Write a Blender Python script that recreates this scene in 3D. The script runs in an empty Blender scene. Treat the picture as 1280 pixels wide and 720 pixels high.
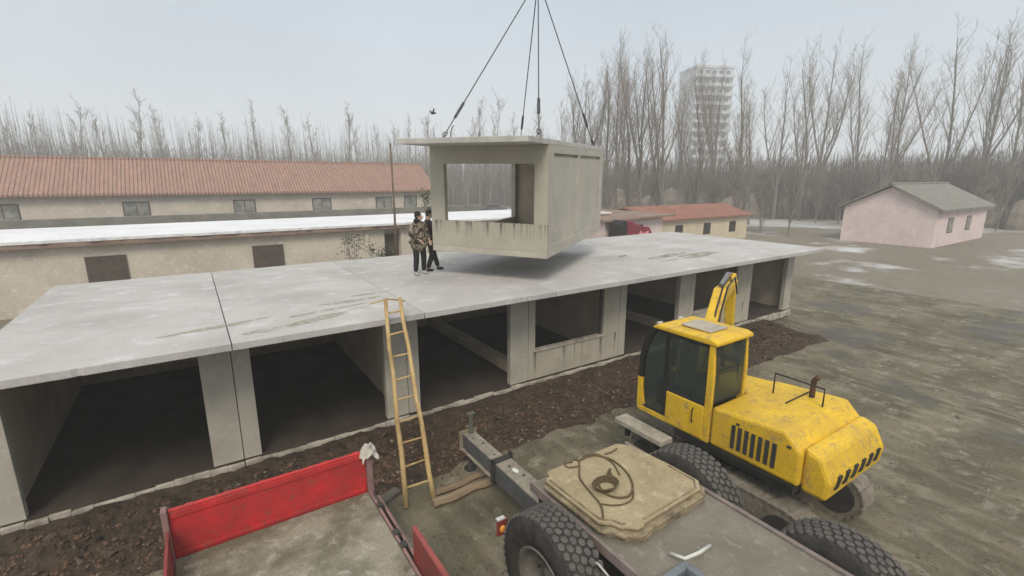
import bpy, bmesh, math, random
from mathutils import Vector, Matrix, noise
random.seed(7)
R = math.radians
scn = bpy.context.scene
COL = scn.collection

# ------------------------------------------------------------------ materials
MATS = {}
def mat(name, c, c2=None, scale=4.0, rough=0.85, bump=0.3, bscale=60, metal=0.0, c3=None, spec=0.3,
        stretch=(1,1,1), lo=0.35, hi=0.65, detail=8, bdist=0.01, fine=0.12):
    """base colour c, large irregular patches of c2, small blotches c3, fine grain and bump"""
    if name in MATS: return MATS[name]
    m = bpy.data.materials.new(name); m.use_nodes = True
    nt = m.node_tree; N = nt.nodes; L = nt.links
    b = N['Principled BSDF']
    b.inputs['Roughness'].default_value = rough; b.inputs['Metallic'].default_value = metal
    b.inputs['Specular IOR Level'].default_value = spec
    tc = N.new('ShaderNodeTexCoord'); mp = N.new('ShaderNodeMapping'); mp.inputs['Scale'].default_value = stretch
    L.new(tc.outputs['Object'], mp.inputs['Vector'])
    def ns(s, d=8, r=0.6):
        n = N.new('ShaderNodeTexNoise'); n.inputs['Scale'].default_value = s; n.inputs['Detail'].default_value = d
        n.inputs['Roughness'].default_value = r
        L.new(mp.outputs[0], n.inputs['Vector']); return n
    def ramp(src, a, bb):
        r = N.new('ShaderNodeMapRange'); r.inputs['From Min'].default_value = a; r.inputs['From Max'].default_value = bb
        L.new(src, r.inputs['Value']); return r.outputs[0]
    def mix(f, A, B):
        x = N.new('ShaderNodeMix'); x.data_type = 'RGBA'
        for k, v in ((0, f), (6, A), (7, B)):
            if isinstance(v, (tuple, float, int)):
                x.inputs[k].default_value = v if not isinstance(v, tuple) else (*v, 1)
            else: L.new(v, x.inputs[k])
        return x.outputs[2]
    col = c
    if c2: col = mix(ramp(ns(scale, detail).outputs[0], lo, hi), c, c2)
    if c3: col = mix(ramp(ns(scale*3.7, 6).outputs[0], 0.55, 0.72), col, c3)
    g = ns(bscale, 4, 0.7)
    if fine:
        mr = N.new('ShaderNodeMapRange'); mr.inputs['From Min'].default_value = .3; mr.inputs['From Max'].default_value = .7
        mr.inputs['To Min'].default_value = 1-fine; mr.inputs['To Max'].default_value = 1+fine
        L.new(g.outputs[0], mr.inputs['Value'])
        vm = N.new('ShaderNodeVectorMath'); vm.operation = 'SCALE'
        if isinstance(col, tuple): vm.inputs[0].default_value = col
        else: L.new(col, vm.inputs[0])
        L.new(mr.outputs[0], vm.inputs['Scale']); col = vm.outputs[0]
    if isinstance(col, tuple): b.inputs['Base Color'].default_value = (*col, 1)
    else: L.new(col, b.inputs['Base Color'])
    if bump:
        bp = N.new('ShaderNodeBump'); bp.inputs['Strength'].default_value = bump; bp.inputs['Distance'].default_value = bdist
        L.new(g.outputs[0], bp.inputs['Height']); L.new(bp.outputs[0], b.inputs['Normal'])
    m['x'] = 1
    MATS[name] = m; return m

def streaked(name, c, c2, streak, z_top, z_len, scale=14, dens=(.5,.62), x0=None, x1=None, gy=None):
    """concrete with dark drip stains running down from height z_top"""
    m = mat(name, c, c2, 1.6, 0.9, 0.35, 45)
    nt = m.node_tree; N = nt.nodes; L = nt.links; b = N['Principled BSDF']
    src = b.inputs['Base Color'].links[0].from_socket
    tc = N.new('ShaderNodeTexCoord'); sp = N.new('ShaderNodeSeparateXYZ'); L.new(tc.outputs['Object'], sp.inputs[0])
    mp = N.new('ShaderNodeMapping'); mp.inputs['Scale'].default_value = (1, 1, .035); L.new(tc.outputs['Object'], mp.inputs[0])
    n = N.new('ShaderNodeTexNoise'); n.inputs['Scale'].default_value = scale; n.inputs['Detail'].default_value = 5; L.new(mp.outputs[0], n.inputs['Vector'])
    n2 = N.new('ShaderNodeTexNoise'); n2.inputs['Scale'].default_value = 2.3; L.new(tc.outputs['Object'], n2.inputs['Vector'])
    r = N.new('ShaderNodeMapRange'); r.inputs[1].default_value = dens[0]; r.inputs[2].default_value = dens[1]; L.new(n.outputs[0], r.inputs[0])
    zz = N.new('ShaderNodeMapRange'); zz.inputs[1].default_value = z_top - z_len; zz.inputs[2].default_value = z_top; L.new(sp.outputs[2], zz.inputs[0])
    top = N.new('ShaderNodeMath'); top.operation = 'LESS_THAN'; top.inputs[1].default_value = z_top + .01; L.new(sp.outputs[2], top.inputs[0])
    def mul(a, bb):
        k = N.new('ShaderNodeMath'); k.operation = 'MULTIPLY'; L.new(a, k.inputs[0])
        if isinstance(bb, float): k.inputs[1].default_value = bb
        else: L.new(bb, k.inputs[1])
        return k.outputs[0]
    f = mul(mul(mul(r.outputs[0], zz.outputs[0]), top.outputs[0]), n2.outputs[0])
    f = mul(f, 1.9)
    x = N.new('ShaderNodeMix'); x.data_type = 'RGBA'; x.clamp_factor = True
    L.new(f, x.inputs[0]); L.new(src, x.inputs[6]); x.inputs[7].default_value = (*streak, 1)
    L.new(x.outputs[2], b.inputs['Base Color'])
    return m

M = {}
M['conc_front'] = mat('cast_concrete', (.44,.41,.345), (.345,.32,.27), 1.1, .92, .35, 45, c3=(.45,.43,.38))
M['conc_in'] = mat('interior_concrete', (.50,.42,.31), (.38,.315,.235), 1.3, .95, .3, 40)
M['conc_side'] = mat('side_concrete', (.45,.42,.36), (.37,.345,.295), .9, .92, .3, 40, c3=(.49,.465,.41))
M['conc_drip'] = streaked('drip_stained_concrete', (.42,.395,.325), (.36,.335,.275), (.07,.062,.048), .84, .42, scale=11, dens=(.50,.64))
M['roof'] = mat('frosted_roof_concrete', (.46,.44,.425), (.36,.345,.33), .55, .8, .3, 30, c3=(.53,.52,.515), stretch=(1,1.3,1))
M['slab_edge'] = mat('slab_edge_concrete', (.50,.49,.46), (.36,.35,.32), 2.5, .9, .3, 40)
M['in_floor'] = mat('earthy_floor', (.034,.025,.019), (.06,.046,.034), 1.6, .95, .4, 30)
M['conc_win'] = streaked('rain_stained_concrete', (.44,.40,.325), (.345,.315,.255), (.10,.09,.07), .93, .85, scale=7, dens=(.55,.66))
M['sill'] = mat('rough_sill', (.50,.46,.40), (.24,.21,.17), 3.5, .95, .6, 25)

# ------------------------------------------------------------------ mesh builder
class MB:
    def __init__(s): s.v = []; s.f = []
    def add(s, vs, fs, mx=None):
        o = len(s.v)
        s.v += [tuple(mx @ Vector(v)) if mx else tuple(v) for v in vs]
        s.f += [tuple(i+o for i in f) for f in fs]; return s
    def box(s, x0, x1, y0, y1, z0, z1, mx=None):
        vs = [(x0,y0,z0),(x1,y0,z0),(x1,y1,z0),(x0,y1,z0),(x0,y0,z1),(x1,y0,z1),(x1,y1,z1),(x0,y1,z1)]
        return s.add(vs, [(0,3,2,1),(4,5,6,7),(0,1,5,4),(1,2,6,5),(2,3,7,6),(3,0,4,7)], mx)
    def prism(s, pts, a0, a1, axis='x', mx=None):
        n = len(pts)
        def P(p, a):
            return {'x':(a,p[0],p[1]), 'y':(p[0],a,p[1]), 'z':(p[0],p[1],a)}[axis]
        vs = [P(p,a0) for p in pts] + [P(p,a1) for p in pts]
        fs = [tuple(range(n))[::-1], tuple(range(n,2*n))] + [(i,(i+1)%n,n+(i+1)%n,n+i) for i in range(n)]
        return s.add(vs, fs, mx)
    def tube(s, pts, r, n=8, caps=True, mx=None):
        pts = [Vector(p) for p in pts]; rs = r if isinstance(r, (list,tuple)) else [r]*len(pts)
        vs = []; fs = []; up = None
        for i, p in enumerate(pts):
            d = (pts[min(i+1,len(pts)-1)] - pts[max(i-1,0)])
            d = d.normalized() if d.length > 1e-9 else Vector((0,0,1))
            if up is None: up = Vector((0,0,1)) if abs(d.z) < .9 else Vector((1,0,0))
            a = d.cross(up); a = a.normalized() if a.length > 1e-6 else Vector((1,0,0)); b = a.cross(d).normalized(); up = b
            for k in range(n):
                t = 2*math.pi*k/n; vs.append(p + (a*math.cos(t) + b*math.sin(t))*rs[i])
        for i in range(len(pts)-1):
            for k in range(n): fs.append((i*n+k, i*n+(k+1)%n, (i+1)*n+(k+1)%n, (i+1)*n+k))
        if caps: fs.append(tuple(range(n))[::-1]); fs.append(tuple(range((len(pts)-1)*n, len(pts)*n)))
        return s.add(vs, fs, mx)
    def lathe(s, prof, n=32, mx=None, axis='z'):
        vs = []; fs = []
        for (r, h) in prof:
            for k in range(n):
                t = 2*math.pi*k/n; c, q = r*math.cos(t), r*math.sin(t)
                vs.append((c,q,h) if axis == 'z' else (h,c,q))
        for i in range(len(prof)-1):
            for k in range(n): fs.append((i*n+k, i*n+(k+1)%n, (i+1)*n+(k+1)%n, (i+1)*n+k))
        return s.add(vs, fs, mx)
    def ell(s, c, r, n=16, m=10, mx=None):
        vs = []; fs = []
        for i in range(m+1):
            ph = math.pi*i/m
            for k in range(n):
                t = 2*math.pi*k/n
                vs.append((c[0]+r[0]*math.sin(ph)*math.cos(t), c[1]+r[1]*math.sin(ph)*math.sin(t), c[2]-r[2]*math.cos(ph)))
        for i in range(m):
            for k in range(n): fs.append((i*n+k, i*n+(k+1)%n, (i+1)*n+(k+1)%n, (i+1)*n+k))
        return s.add(vs, fs, mx)
    def build(s, name, material, parent=None, smooth=False, bevel=0, kind=None, loc=None):
        me = bpy.data.meshes.new(name); me.from_pydata(s.v, [], s.f); me.validate()
        bm = bmesh.new(); bm.from_mesh(me); bmesh.ops.recalc_face_normals(bm, faces=bm.faces); bm.to_mesh(me); bm.free()
        me.materials.append(material)
        if smooth: me.polygons.foreach_set('use_smooth', [True]*len(me.polygons))
        o = bpy.data.objects.new(name, me); COL.objects.link(o)
        if parent: o.parent = parent
        if loc: o.location = loc
        if bevel:
            b = o.modifiers.new('Bevel','BEVEL'); b.width = bevel; b.segments = 2; b.limit_method = 'ANGLE'
        if kind: o['kind'] = kind
        return o
def tag(o, label, cat, group=None):
    o['label'] = label; o['category'] = cat
    if group: o['group'] = group
    return o
def empty(name, label, cat, loc=(0,0,0), rz=0, group=None):
    o = bpy.data.objects.new(name, None); COL.objects.link(o); o.location = loc; o.rotation_euler = (0,0,rz)
    o.empty_display_size = .2
    return tag(o, label, cat, group)
def copy_tree(o, parent=None):
    c = o.copy(); COL.objects.link(c); c.parent = parent
    for ch in [x for x in o.children]: copy_tree(ch, c)
    return c

# ------------------------------------------------------------------ camera
CAMZ = 5.45
cam = bpy.data.objects.new('camera', bpy.data.cameras.new('camera')); COL.objects.link(cam)
cam.location = (0,0,CAMZ); cam.rotation_euler = (R(90-12.68), 0, R(-33.62))
cam.data.sensor_width = 36; cam.data.lens = 36*600/1280; cam.data.clip_end = 3000; cam.data.clip_start = .05
scn.camera = cam
def polar(px, d):                    # a bearing seen from the yard, and a distance in metres
    b = R(56.38) - math.atan((px-640)/615.0)
    return Vector((d*math.cos(b), d*math.sin(b), 0))

# ------------------------------------------------------------------ light
SUN_EL, SUN_AZ = 47, 214
w = bpy.data.worlds.new('World'); scn.world = w; w.use_nodes = True
nt = w.node_tree; bg = nt.nodes['Background']
sky = nt.nodes.new('ShaderNodeTexSky'); sky.sky_type = 'NISHITA'; sky.sun_disc = False
sky.sun_elevation = R(SUN_EL); sky.sun_rotation = R(SUN_AZ); sky.dust_density = 4; sky.air_density = 1.0; sky.ozone_density = 1
hs = nt.nodes.new('ShaderNodeHueSaturation'); hs.inputs['Saturation'].default_value = .25
nt.links.new(sky.outputs[0], hs.inputs['Color'])
# high cloud sheet: an even pale grey mixed over the clear sky, a little whiter low down, faint mottling
tc = nt.nodes.new('ShaderNodeTexCoord'); sp = nt.nodes.new('ShaderNodeSeparateXYZ'); nt.links.new(tc.outputs['Generated'], sp.inputs[0])
cr = nt.nodes.new('ShaderNodeValToRGB'); nt.links.new(sp.outputs[2], cr.inputs[0])
cr.color_ramp.elements[0].position = 0.0; cr.color_ramp.elements[0].color = (6.2,6.65,7.15,1)
cr.color_ramp.elements[1].position = .34; cr.color_ramp.elements[1].color = (4.8,5.75,6.6,1)
ce = cr.color_ramp.elements.new(.85); ce.color = (9.5,10.1,10.3,1)
nz = nt.nodes.new('ShaderNodeTexNoise'); nz.inputs['Scale'].default_value = 2.2; nz.inputs['Detail'].default_value = 4
nt.links.new(tc.outputs['Generated'], nz.inputs['Vector'])
mr = nt.nodes.new('ShaderNodeMapRange'); mr.inputs[1].default_value=.3; mr.inputs[2].default_value=.7; mr.inputs[3].default_value=.93; mr.inputs[4].default_value=1.07
nt.links.new(nz.outputs[0], mr.inputs[0])
vs = nt.nodes.new('ShaderNodeVectorMath'); vs.operation='SCALE'; nt.links.new(cr.outputs[0], vs.inputs[0]); nt.links.new(mr.outputs[0], vs.inputs['Scale'])
mx = nt.nodes.new('ShaderNodeMix'); mx.data_type='RGBA'; mx.inputs[0].default_value = .8
nt.links.new(hs.outputs[0], mx.inputs[6]); nt.links.new(vs.outputs[0], mx.inputs[7]); nt.links.new(mx.outputs[2], bg.inputs[0])
bg.inputs[1].default_value = .078
sl = bpy.data.lights.new('sun','SUN'); sl.energy = 1.45; sl.angle = R(20); sl.color = (1,.89,.74)
so = bpy.data.objects.new('sun', sl); COL.objects.link(so)
az = R(SUN_AZ); el = R(SUN_EL)
sd = Vector((math.sin(az)*math.cos(el), math.cos(az)*math.cos(el), math.sin(el)))
so.rotation_euler = sd.to_track_quat('Z','Y').to_euler()
scn.view_settings.view_transform = 'Standard'; scn.view_settings.look = 'None'
scn.cycles.volume_bounces = 2; scn.view_settings.exposure = .66; scn.view_settings.gamma = 1

# ------------------------------------------------------------------ ground
G = -.2
gm = mat('far_field_soil', (.16,.135,.10), (.21,.185,.15), .05, .95, .3, 3, c3=(.5,.5,.5), fine=.15)
s_ = 430; g = MB().add([(-s_,-s_,G),(s_,-s_,G),(s_,s_,G),(-s_,s_,G)], [(0,1,2,3)]).build('ground', gm, kind='structure')
ym = mat('stained_yard_concrete', (.170,.146,.100), (.098,.088,.056), .75, .85, .6, 22, c3=(.27,.24,.19), lo=.40, hi=.60, bdist=.02, fine=.28)
def yard_wear(m):      # wheel ruts, mud drag marks and damp patches trodden over the slab
    nt = m.node_tree; N = nt.nodes; L = nt.links; b = N['Principled BSDF']; src = b.inputs['Base Color'].links[0].from_socket
    tc = N.new('ShaderNodeTexCoord')
    def mask(scale, rot, st, a, bb, det=6, dist=0):
        mp = N.new('ShaderNodeMapping'); mp.inputs['Scale'].default_value = st; mp.inputs['Rotation'].default_value = (0,0,rot); L.new(tc.outputs['Object'], mp.inputs[0])
        n = N.new('ShaderNodeTexNoise'); n.inputs['Scale'].default_value = scale; n.inputs['Detail'].default_value = det; n.inputs['Distortion'].default_value = dist; L.new(mp.outputs[0], n.inputs['Vector'])
        r = N.new('ShaderNodeMapRange'); r.inputs[1].default_value = a; r.inputs[2].default_value = bb; L.new(n.outputs[0], r.inputs[0]); return r.outputs[0]
    def over(f, s_, c_, k):
        q = N.new('ShaderNodeMath'); q.operation = 'MULTIPLY'; q.inputs[1].default_value = k; L.new(f, q.inputs[0])
        x = N.new('ShaderNodeMix'); x.data_type = 'RGBA'; L.new(q.outputs[0], x.inputs[0]); L.new(s_, x.inputs[6]); x.inputs[7].default_value = (*c_,1); return x.outputs[2]
    c1 = over(mask(.55, .35, (2.2,.5,1), .52, .66, 10, 1.2), src, (.075,.06,.04), .55)
    c2 = over(mask(.8, 1.3, (1.8,.6,1), .54, .66, 10, 1.5), c1, (.28,.25,.19), .45)
    pd = mask(.35, 0, (1,1,1), .56, .64, 9, .4); c3 = over(pd, c2, (.05,.042,.03), .6)
    c4 = over(mask(9, 0, (1,1,1), .62, .70, 4), c3, (.055,.045,.032), .7)
    L.new(c4, b.inputs['Base Color'])
    rr = N.new('ShaderNodeMapRange'); rr.inputs[3].default_value = .88; rr.inputs[4].default_value = .42; L.new(pd, rr.inputs[0]); L.new(rr.outputs[0], b.inputs['Roughness'])
yard_wear(ym)
ymb = MB(); yn = 150
for j in range(yn+1):
    for i in range(yn+1):
        x = -16+46*i/yn; y = -10+27*j/yn
        ymb.v.append((x, y, G+.006+.012*(1+noise.noise(Vector((x*.6,y*.6,5))))*.5 + .012*max(0,noise.noise(Vector((x*2.2,y*.35,1))))))
ymb.f = [(j*(yn+1)+i, j*(yn+1)+i+1, (j+1)*(yn+1)+i+1, (j+1)*(yn+1)+i) for j in range(yn) for i in range(yn)]
ymb.build('yard_pavement', ym, kind='structure', smooth=True)
rm = mat('snowy_track', (.46,.46,.46), (.24,.22,.19), .12, .9, .2, 6)
a = polar(300,112); b = polar(1400,95); c = polar(1400,80); d = polar(300,96)
MB().add([(a.x,a.y,G+.01),(b.x,b.y,G+.01),(c.x,c.y,G+.01),(d.x,d.y,G+.01)], [(0,1,2,3)]).build('snowy_path', rm, kind='structure')

# earth bank heaped along the foot of the building
dm = mat('damp_dark_earth', (.042,.029,.019), (.075,.054,.036), 2.2, .95, 1.0, 14, c3=(.024,.015,.010), bdist=.05, fine=.35)
def bank_z(x, y):
    e = 7.75 + .32*noise.noise(Vector((x*.55, 3, 0))) + .16*noise.noise(Vector((x*2.1, 7, 0))) - .028*(x-5)
    t = (y - e)/(9.8 - e)
    n = .13*noise.noise(Vector((x*1.7, y*1.7, 0))) + .09*noise.noise(Vector((x*5, y*5, 1))) + .05*noise.noise(Vector((x*13, y*13, 1)))
    if t < 0: return G - .03 + t*.8 + .03*n
    return G + .015 + .05*min(1, t*10) + (.22*t)*(1-.15*t) + n*min(1, t*5)*min(1, (1-t)*4 + .25)
bk = MB(); nx, ny = 560, 70; X0, X1, Y0, Y1 = -9.0, 18.5, 6.9, 9.845
bk.v = [(X0+(X1-X0)*i/nx, Y0+(Y1-Y0)*j/ny, bank_z(X0+(X1-X0)*i/nx, Y0+(Y1-Y0)*j/ny)) for j in range(ny+1) for i in range(nx+1)]
bk.f = [(j*(nx+1)+i, j*(nx+1)+i+1, (j+1)*(nx+1)+i+1, (j+1)*(nx+1)+i) for j in range(ny) for i in range(nx)]
bk.build('terrain', dm, kind='structure', smooth=True)

# leaf litter, clods and broken bits on the bank
def scatter(name, n, fn, size, m):
    s = MB()
    for _ in range(n):
        x, y, z = fn(); r = random.uniform(*size)
        k = random.randint(4,6); t0 = random.uniform(0, 6.28); nrm = Vector((random.uniform(-.7,.7), random.uniform(-.7,.7), 1)).normalized()
        q = nrm.to_track_quat('Z','Y')
        ring = [q @ Vector((math.cos(t0+6.283*i/k)*r*random.uniform(.6,1.1), math.sin(t0+6.283*i/k)*r*random.uniform(.5,1), 0)) for i in range(k)]
        p = Vector((x,y,z)); vs = [p+v for v in ring] + [p + Vector((0,0,r*random.uniform(.3,.7)))] + [p-Vector((0,0,r*.4))]
        fs = [(i,(i+1)%k,k) for i in range(k)] + [((i+1)%k,i,k+1) for i in range(k)]
        s.add(vs, fs)
    return s.build(name, m, kind='stuff')
def on_bank():
    x = random.uniform(-6, 18); y = random.triangular(7.5, 9.7, 8.2); return x, y, bank_z(x,y)+.008
def at_edge():
    x = random.uniform(-6, 18); y = 7.75 - .028*(x-5) + random.gauss(0,.22); return x, y, max(bank_z(x,y), G)+.006
scatter('leaf_litter', 9000, on_bank, (.012,.06), mat('dead_leaves', (.15,.085,.055), (.04,.027,.019), 2, .9, 0, 50))
scatter('earth_clods', 2600, at_edge, (.006,.04), mat('clod_earth', (.05,.035,.024), (.09,.065,.045), 3, .95, .5, 30))
scatter('large_clods', 420, on_bank, (.05,.13), mat('clod_earth', (.05,.035,.024), (.09,.065,.045), 3, .95, .5, 30))
scatter('pale_rubble', 700, on_bank, (.01,.06), mat('pale_rubble', (.24,.20,.165), (.10,.085,.065), 5, .9, .3, 40))
scatter('yard_grit', 4200, lambda: (random.uniform(-3,26), random.uniform(2,8.2), G+.015), (.004,.028), mat('grit', (.24,.22,.18), (.08,.07,.05), 9, .95, 0, 40))

gt = MB(); rg_ = random.Random(9)
for _ in range(520):
    cx, cy = rg_.uniform(11, 34), rg_.uniform(-8, 24)
    if cx < 19 and cy > 7: continue
    if noise.noise(Vector((cx*.3, cy*.3, 4))) < .02: continue
    for _ in range(rg_.randint(8,22)):
        x, y = cx+rg_.gauss(0,.09), cy+rg_.gauss(0,.09); h_ = rg_.uniform(.05,.17); dx, dy = rg_.gauss(0,.05), rg_.gauss(0,.05)
        gt.add([(x-.006,y,G),(x+.006,y+.003,G),(x+dx,y+dy,G+h_)], [(0,1,2)])
gt.build('grass', mat('dry_grass',(.22,.19,.09),(.13,.13,.06),2,.9,0,20), kind='stuff')
scatter('yard_stones', 500, lambda: (random.uniform(9,30), random.uniform(-6,16), G+.012), (.02,.08), mat('grey_stones',(.24,.22,.19),(.12,.11,.09),5,.9,.4,30))

# ------------------------------------------------------------------ precast modules
def module(label, loc, kind, w=3.365, l=6.35, h=2.85, c=1.13, hanging=False, left='wall', right='wall'):
    """x across the front, y into the building, canopy forward of y=0"""
    t = empty('concrete_module', label, 'concrete module', loc, 0, 'precast concrete room modules')
    T = .16; S = .13; F = .16; zi = h - S
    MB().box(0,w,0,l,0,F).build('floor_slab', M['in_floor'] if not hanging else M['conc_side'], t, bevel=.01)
    rs_ = random.Random(int(w*100)+int(loc[0]*10)); n_e = 46
    fe = [(w*i/n_e, -c + (abs(rs_.gauss(0,.004)) if 0 < i < n_e else 0) + (rs_.uniform(.01,.028) if rs_.random() < .06 and 0 < i < n_e else 0)) for i in range(n_e+1)]
    rf = MB().prism(fe + [(w,l),(0,l)], zi, h, 'z').build('roof_slab', M['roof'] if not hanging else M['slab_edge'], t, bevel=.012)
    fm = M['conc_drip'] if hanging else (M['conc_win'] if kind == 'window' else M['conc_front'])
    # front wall: pieces round its opening, joined end to end as one mesh
    fw = MB(); z0, z1 = F+.002, zi-.002
    if kind == 'window':
        a, b_, s0, s1 = (.42, w-.36, .84, 2.31) if hanging else (.22, w-.64, .92, 2.45)
    elif kind == 'door': a, b_, s0, s1 = .28, w-.56, .17, 2.5
    elif kind == 'open': a, b_, s0, s1 = .3, w-.5, .17, 2.5
    fw.box(0,a,0,T,z0,z1); fw.box(b_,w,0,T,z0,z1)
    fw.box(a,b_,.001,T,s1,z1)
    if s0 > .2: fw.box(a,b_,.001,T,z0,s0)
    fw.build('front_wall', fm, t, bevel=.006)
    if kind == 'window' and not hanging:
        MB().box(a-.02,b_+.02,-.035,T+.02,s0+.002,s0+.05).build('window_sill', M['sill'], t, bevel=.01)
        MB().box(b_-.075,b_-.02,.05,.13,s0+.052,s1-.002).build('window_frame', mat('dark_steel_frame', (.06,.055,.05), None, rough=.6), t)
    if not hanging:
        sm = MB()
        for i in range(12):
            x0 = w*i/12; sm.box(x0, w*(i+1)/12-.002, -.06-random.random()*.05, -.002, -.12, .10+random.random()*.045)
        sm.build('base_ledge', M['sill'], t, bevel=.012)
    for side, xx in ((left, 0), (right, w-T)):
        sw = MB(); y0, y1 = T+.002, l-.002
        if side == 'wall':
            if hanging:      # outside face cast with two recessed fields
                o0, o1 = (xx+T-.028, xx+T) if xx > 1 else (xx, xx+.028)
                c0, c1 = (xx, xx+T-.029) if xx > 1 else (xx+.029, xx+T)
                sg = (c0, c1-.06) if xx > 1 else (c0+.06, c1)
                sw.box(c0,c1,y0,y1,z0,2.478); sw.box(*sg,y0,y1,2.48,2.558); sw.box(c0,c1,y0,y1,2.56,z1)
                sw.box(c1-.06,c1,y0,.42,2.48,2.558); sw.box(c1-.06,c1,2.62,2.86,2.48,2.558); sw.box(c1-.06,c1,l-.45,y1,2.48,2.558)
                sw.box(o0,o1,y0,.42,z0,z1); sw.box(o0,o1,l-.45,y1,z0,z1)
                sw.box(o0,o1,.422,l-.452,2.56,z1); sw.box(o0,o1,.422,l-.452,z0,.30)
                sw.box(o0-.02 if xx>1 else o0,o1,2.62,2.86,.302,2.558)
            else: sw.box(xx,xx+T,y0,y1,z0,z1)
        elif side == 'kerb':
            sw.box(xx,xx+T,y0,l-.6,z0,.42); sw.box(xx,xx+T,l-.598,y1,z0,z1); sw.box(xx+.002,xx+T-.002,y0,l-.6,2.45,z1)
        elif side == 'gap':
            sw.box(xx,xx+T,y0,.30,z0,z1); sw.box(xx,xx+T,l-.35,y1,z0,z1); sw.box(xx+.002,xx+T-.002,.302,l-.352,2.5,z1)
            sw.box(xx+.002,xx+T-.002,.302,l-.352,z0,.42)
        sw.build('side_wall', M['conc_side'] if hanging else M['conc_in'], t, bevel=.006)
    bw = MB(); y0, y1 = l-T, l
    if hanging: bw.box(T+.002,w-T-.002,y0+.002,y1-.003,z0,z1)
    else:
        bw.box(T+.002,1.1,y0,y1-.003,z0,z1); bw.box(2.0,w-T-.002,y0,y1-.003,z0,z1)
        bw.box(1.102,1.998,y0+.002,y1-.004,2.2,z1); bw.box(1.102,1.998,y0+.002,y1-.004,z0,.9)
    bw.build('back_wall', M['conc_in'], t)
    return t
PITCH = 3.38; U0 = .31
specs = [('open','kerb','gap','wall','grey precast module with frosted roof at the far left end of the row, open front'),
         ('open','wall','kerb',None,'grey precast module left of the ladder, second from the left end of the row'),
         ('open','wall','wall',None,'precast module with open front and pale inner wall directly behind the wooden ladder foot'),
         ('door','wall','kerb',None,'precast module with wide doorway and low kerb inside, right of the wooden ladder'),
         ('window','kerb','wall',None,'precast module with a big square window opening and stained wall below it'),
         ('door','wall','kerb',None,'open fronted precast module directly behind the yellow excavator cab'),
         ('window','kerb','wall',None,'precast module with window, second from the right end of the row'),
         ('open','wall','wall',None,'precast module at the right end of the row, open front')]
for i, sp_ in enumerate(specs):
    lab = sp_[4] if len(sp_) > 4 else sp_[3]
    kind, lf, rt = sp_[0], sp_[1], sp_[2]
    if i == 0: continue
    module(lab, (U0 + (i-2)*PITCH + .007, 9.85, 0), kind, left=lf, right=rt)

# the module on the crane
hm = module('pale precast room module hanging in the air from crane cables above the roof', (8.837,12.406,3.608), 'window',
            w=3.312, l=5.874, h=2.884, c=1.37, hanging=True, left='gap', right='wall')
mxr = Matrix.Rotation(-.987,4,'Z') @ Matrix.Rotation(.024,4,'X') @ Matrix.Rotation(.011,4,'Y')
off = mxr @ Vector((-1.656,-2.937,0)); hm.location = Vector((8.837,12.406,3.608)) + off; hm.rotation_euler = mxr.to_euler()
HM = Matrix.Translation(hm.location) @ mxr
steel = mat('dark_wire_steel', (.10,.10,.105), (.06,.055,.05), 8, .5, 0, 80, metal=.6)
rust = mat('rusty_steel', (.12,.065,.04), (.06,.04,.03), 6, .8, .4, 60, metal=.3)
anch = [(.35,.2),(2.98,.2),(.35,5.5),(3.0,5.55)]
for x, y in anch:
    MB().tube([(x-.05,y,2.88),(x-.05,y,2.98),(x,y,3.03),(x+.05,y,2.98),(x+.05,y,2.88)], .012, 6).build('lifting_loop', rust, hm, smooth=True)
MB().tube([(1.0,-.6,2.88),(1.02,-.6,3.08),(1.1,-.62,3.2)], .012, 6).build('bent_rebar', rust, hm)
MB().tube([(1.3,.3,2.88),(1.32,.3,3.1)], .012, 6).build('bent_rebar', rust, hm)
# dark drips and chipped lip below the window
HK = Vector((9.0,12.2,11.0))
names = ['front left','front right','rear left','rear right']
for (x, y), nm in zip(anch, names):
    p = HM @ Vector((x,y,3.03)); d = (HK-p)
    t = empty('crane_cable', f'steel sling cable from the crane hook to the {nm} corner of the hanging module', 'cable', p, 0, 'slings holding the hanging module')
    L_ = d.length; u_ = d.normalized()
    MB().tube([(0,0,0), u_*.55], .014, 8).build('chain_link', steel, t)
    MB().tube([u_*.12+Vector((.04,0,0)), u_*.02+Vector((.06,0,0)), -u_*.04, u_*.02-Vector((.06,0,0)), u_*.12-Vector((.04,0,0))], .016, 6).build('shackle', steel, t)
    MB().tube([u_*.55, u_*.6, u_*1.05, u_*1.1], [.014,.04,.04,.014], 8).build('turnbuckle', steel, t)
    MB().tube([u_*1.1, u_*L_], .016, 6).build('wire_rope', steel, t)
hk = empty('crane_hook', 'steel crane hook block gathering the four sling cables above the module', 'hook', HK)
MB().tube([(0,0,0),(.09,0,.03),(.12,0,.12),(.07,0,.22),(0,0,.27),(0,0,.4)], [.02,.035,.045,.04,.035,.03], 10).build('hook', rust, hk, smooth=True)
MB().box(-.17,.17,-.09,.09,.4,.85).build('pulley_block', mat('hook_yellow',(.6,.38,.03),(.4,.25,.03),5,.5,.1), hk, bevel=.03)
MB().tube([(-.06,0,.85),(-.06,0,16)], .012, 6).tube([(.06,0,.85),(.06,0,16)], .012, 6).build('hoist_rope', steel, hk)

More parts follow.
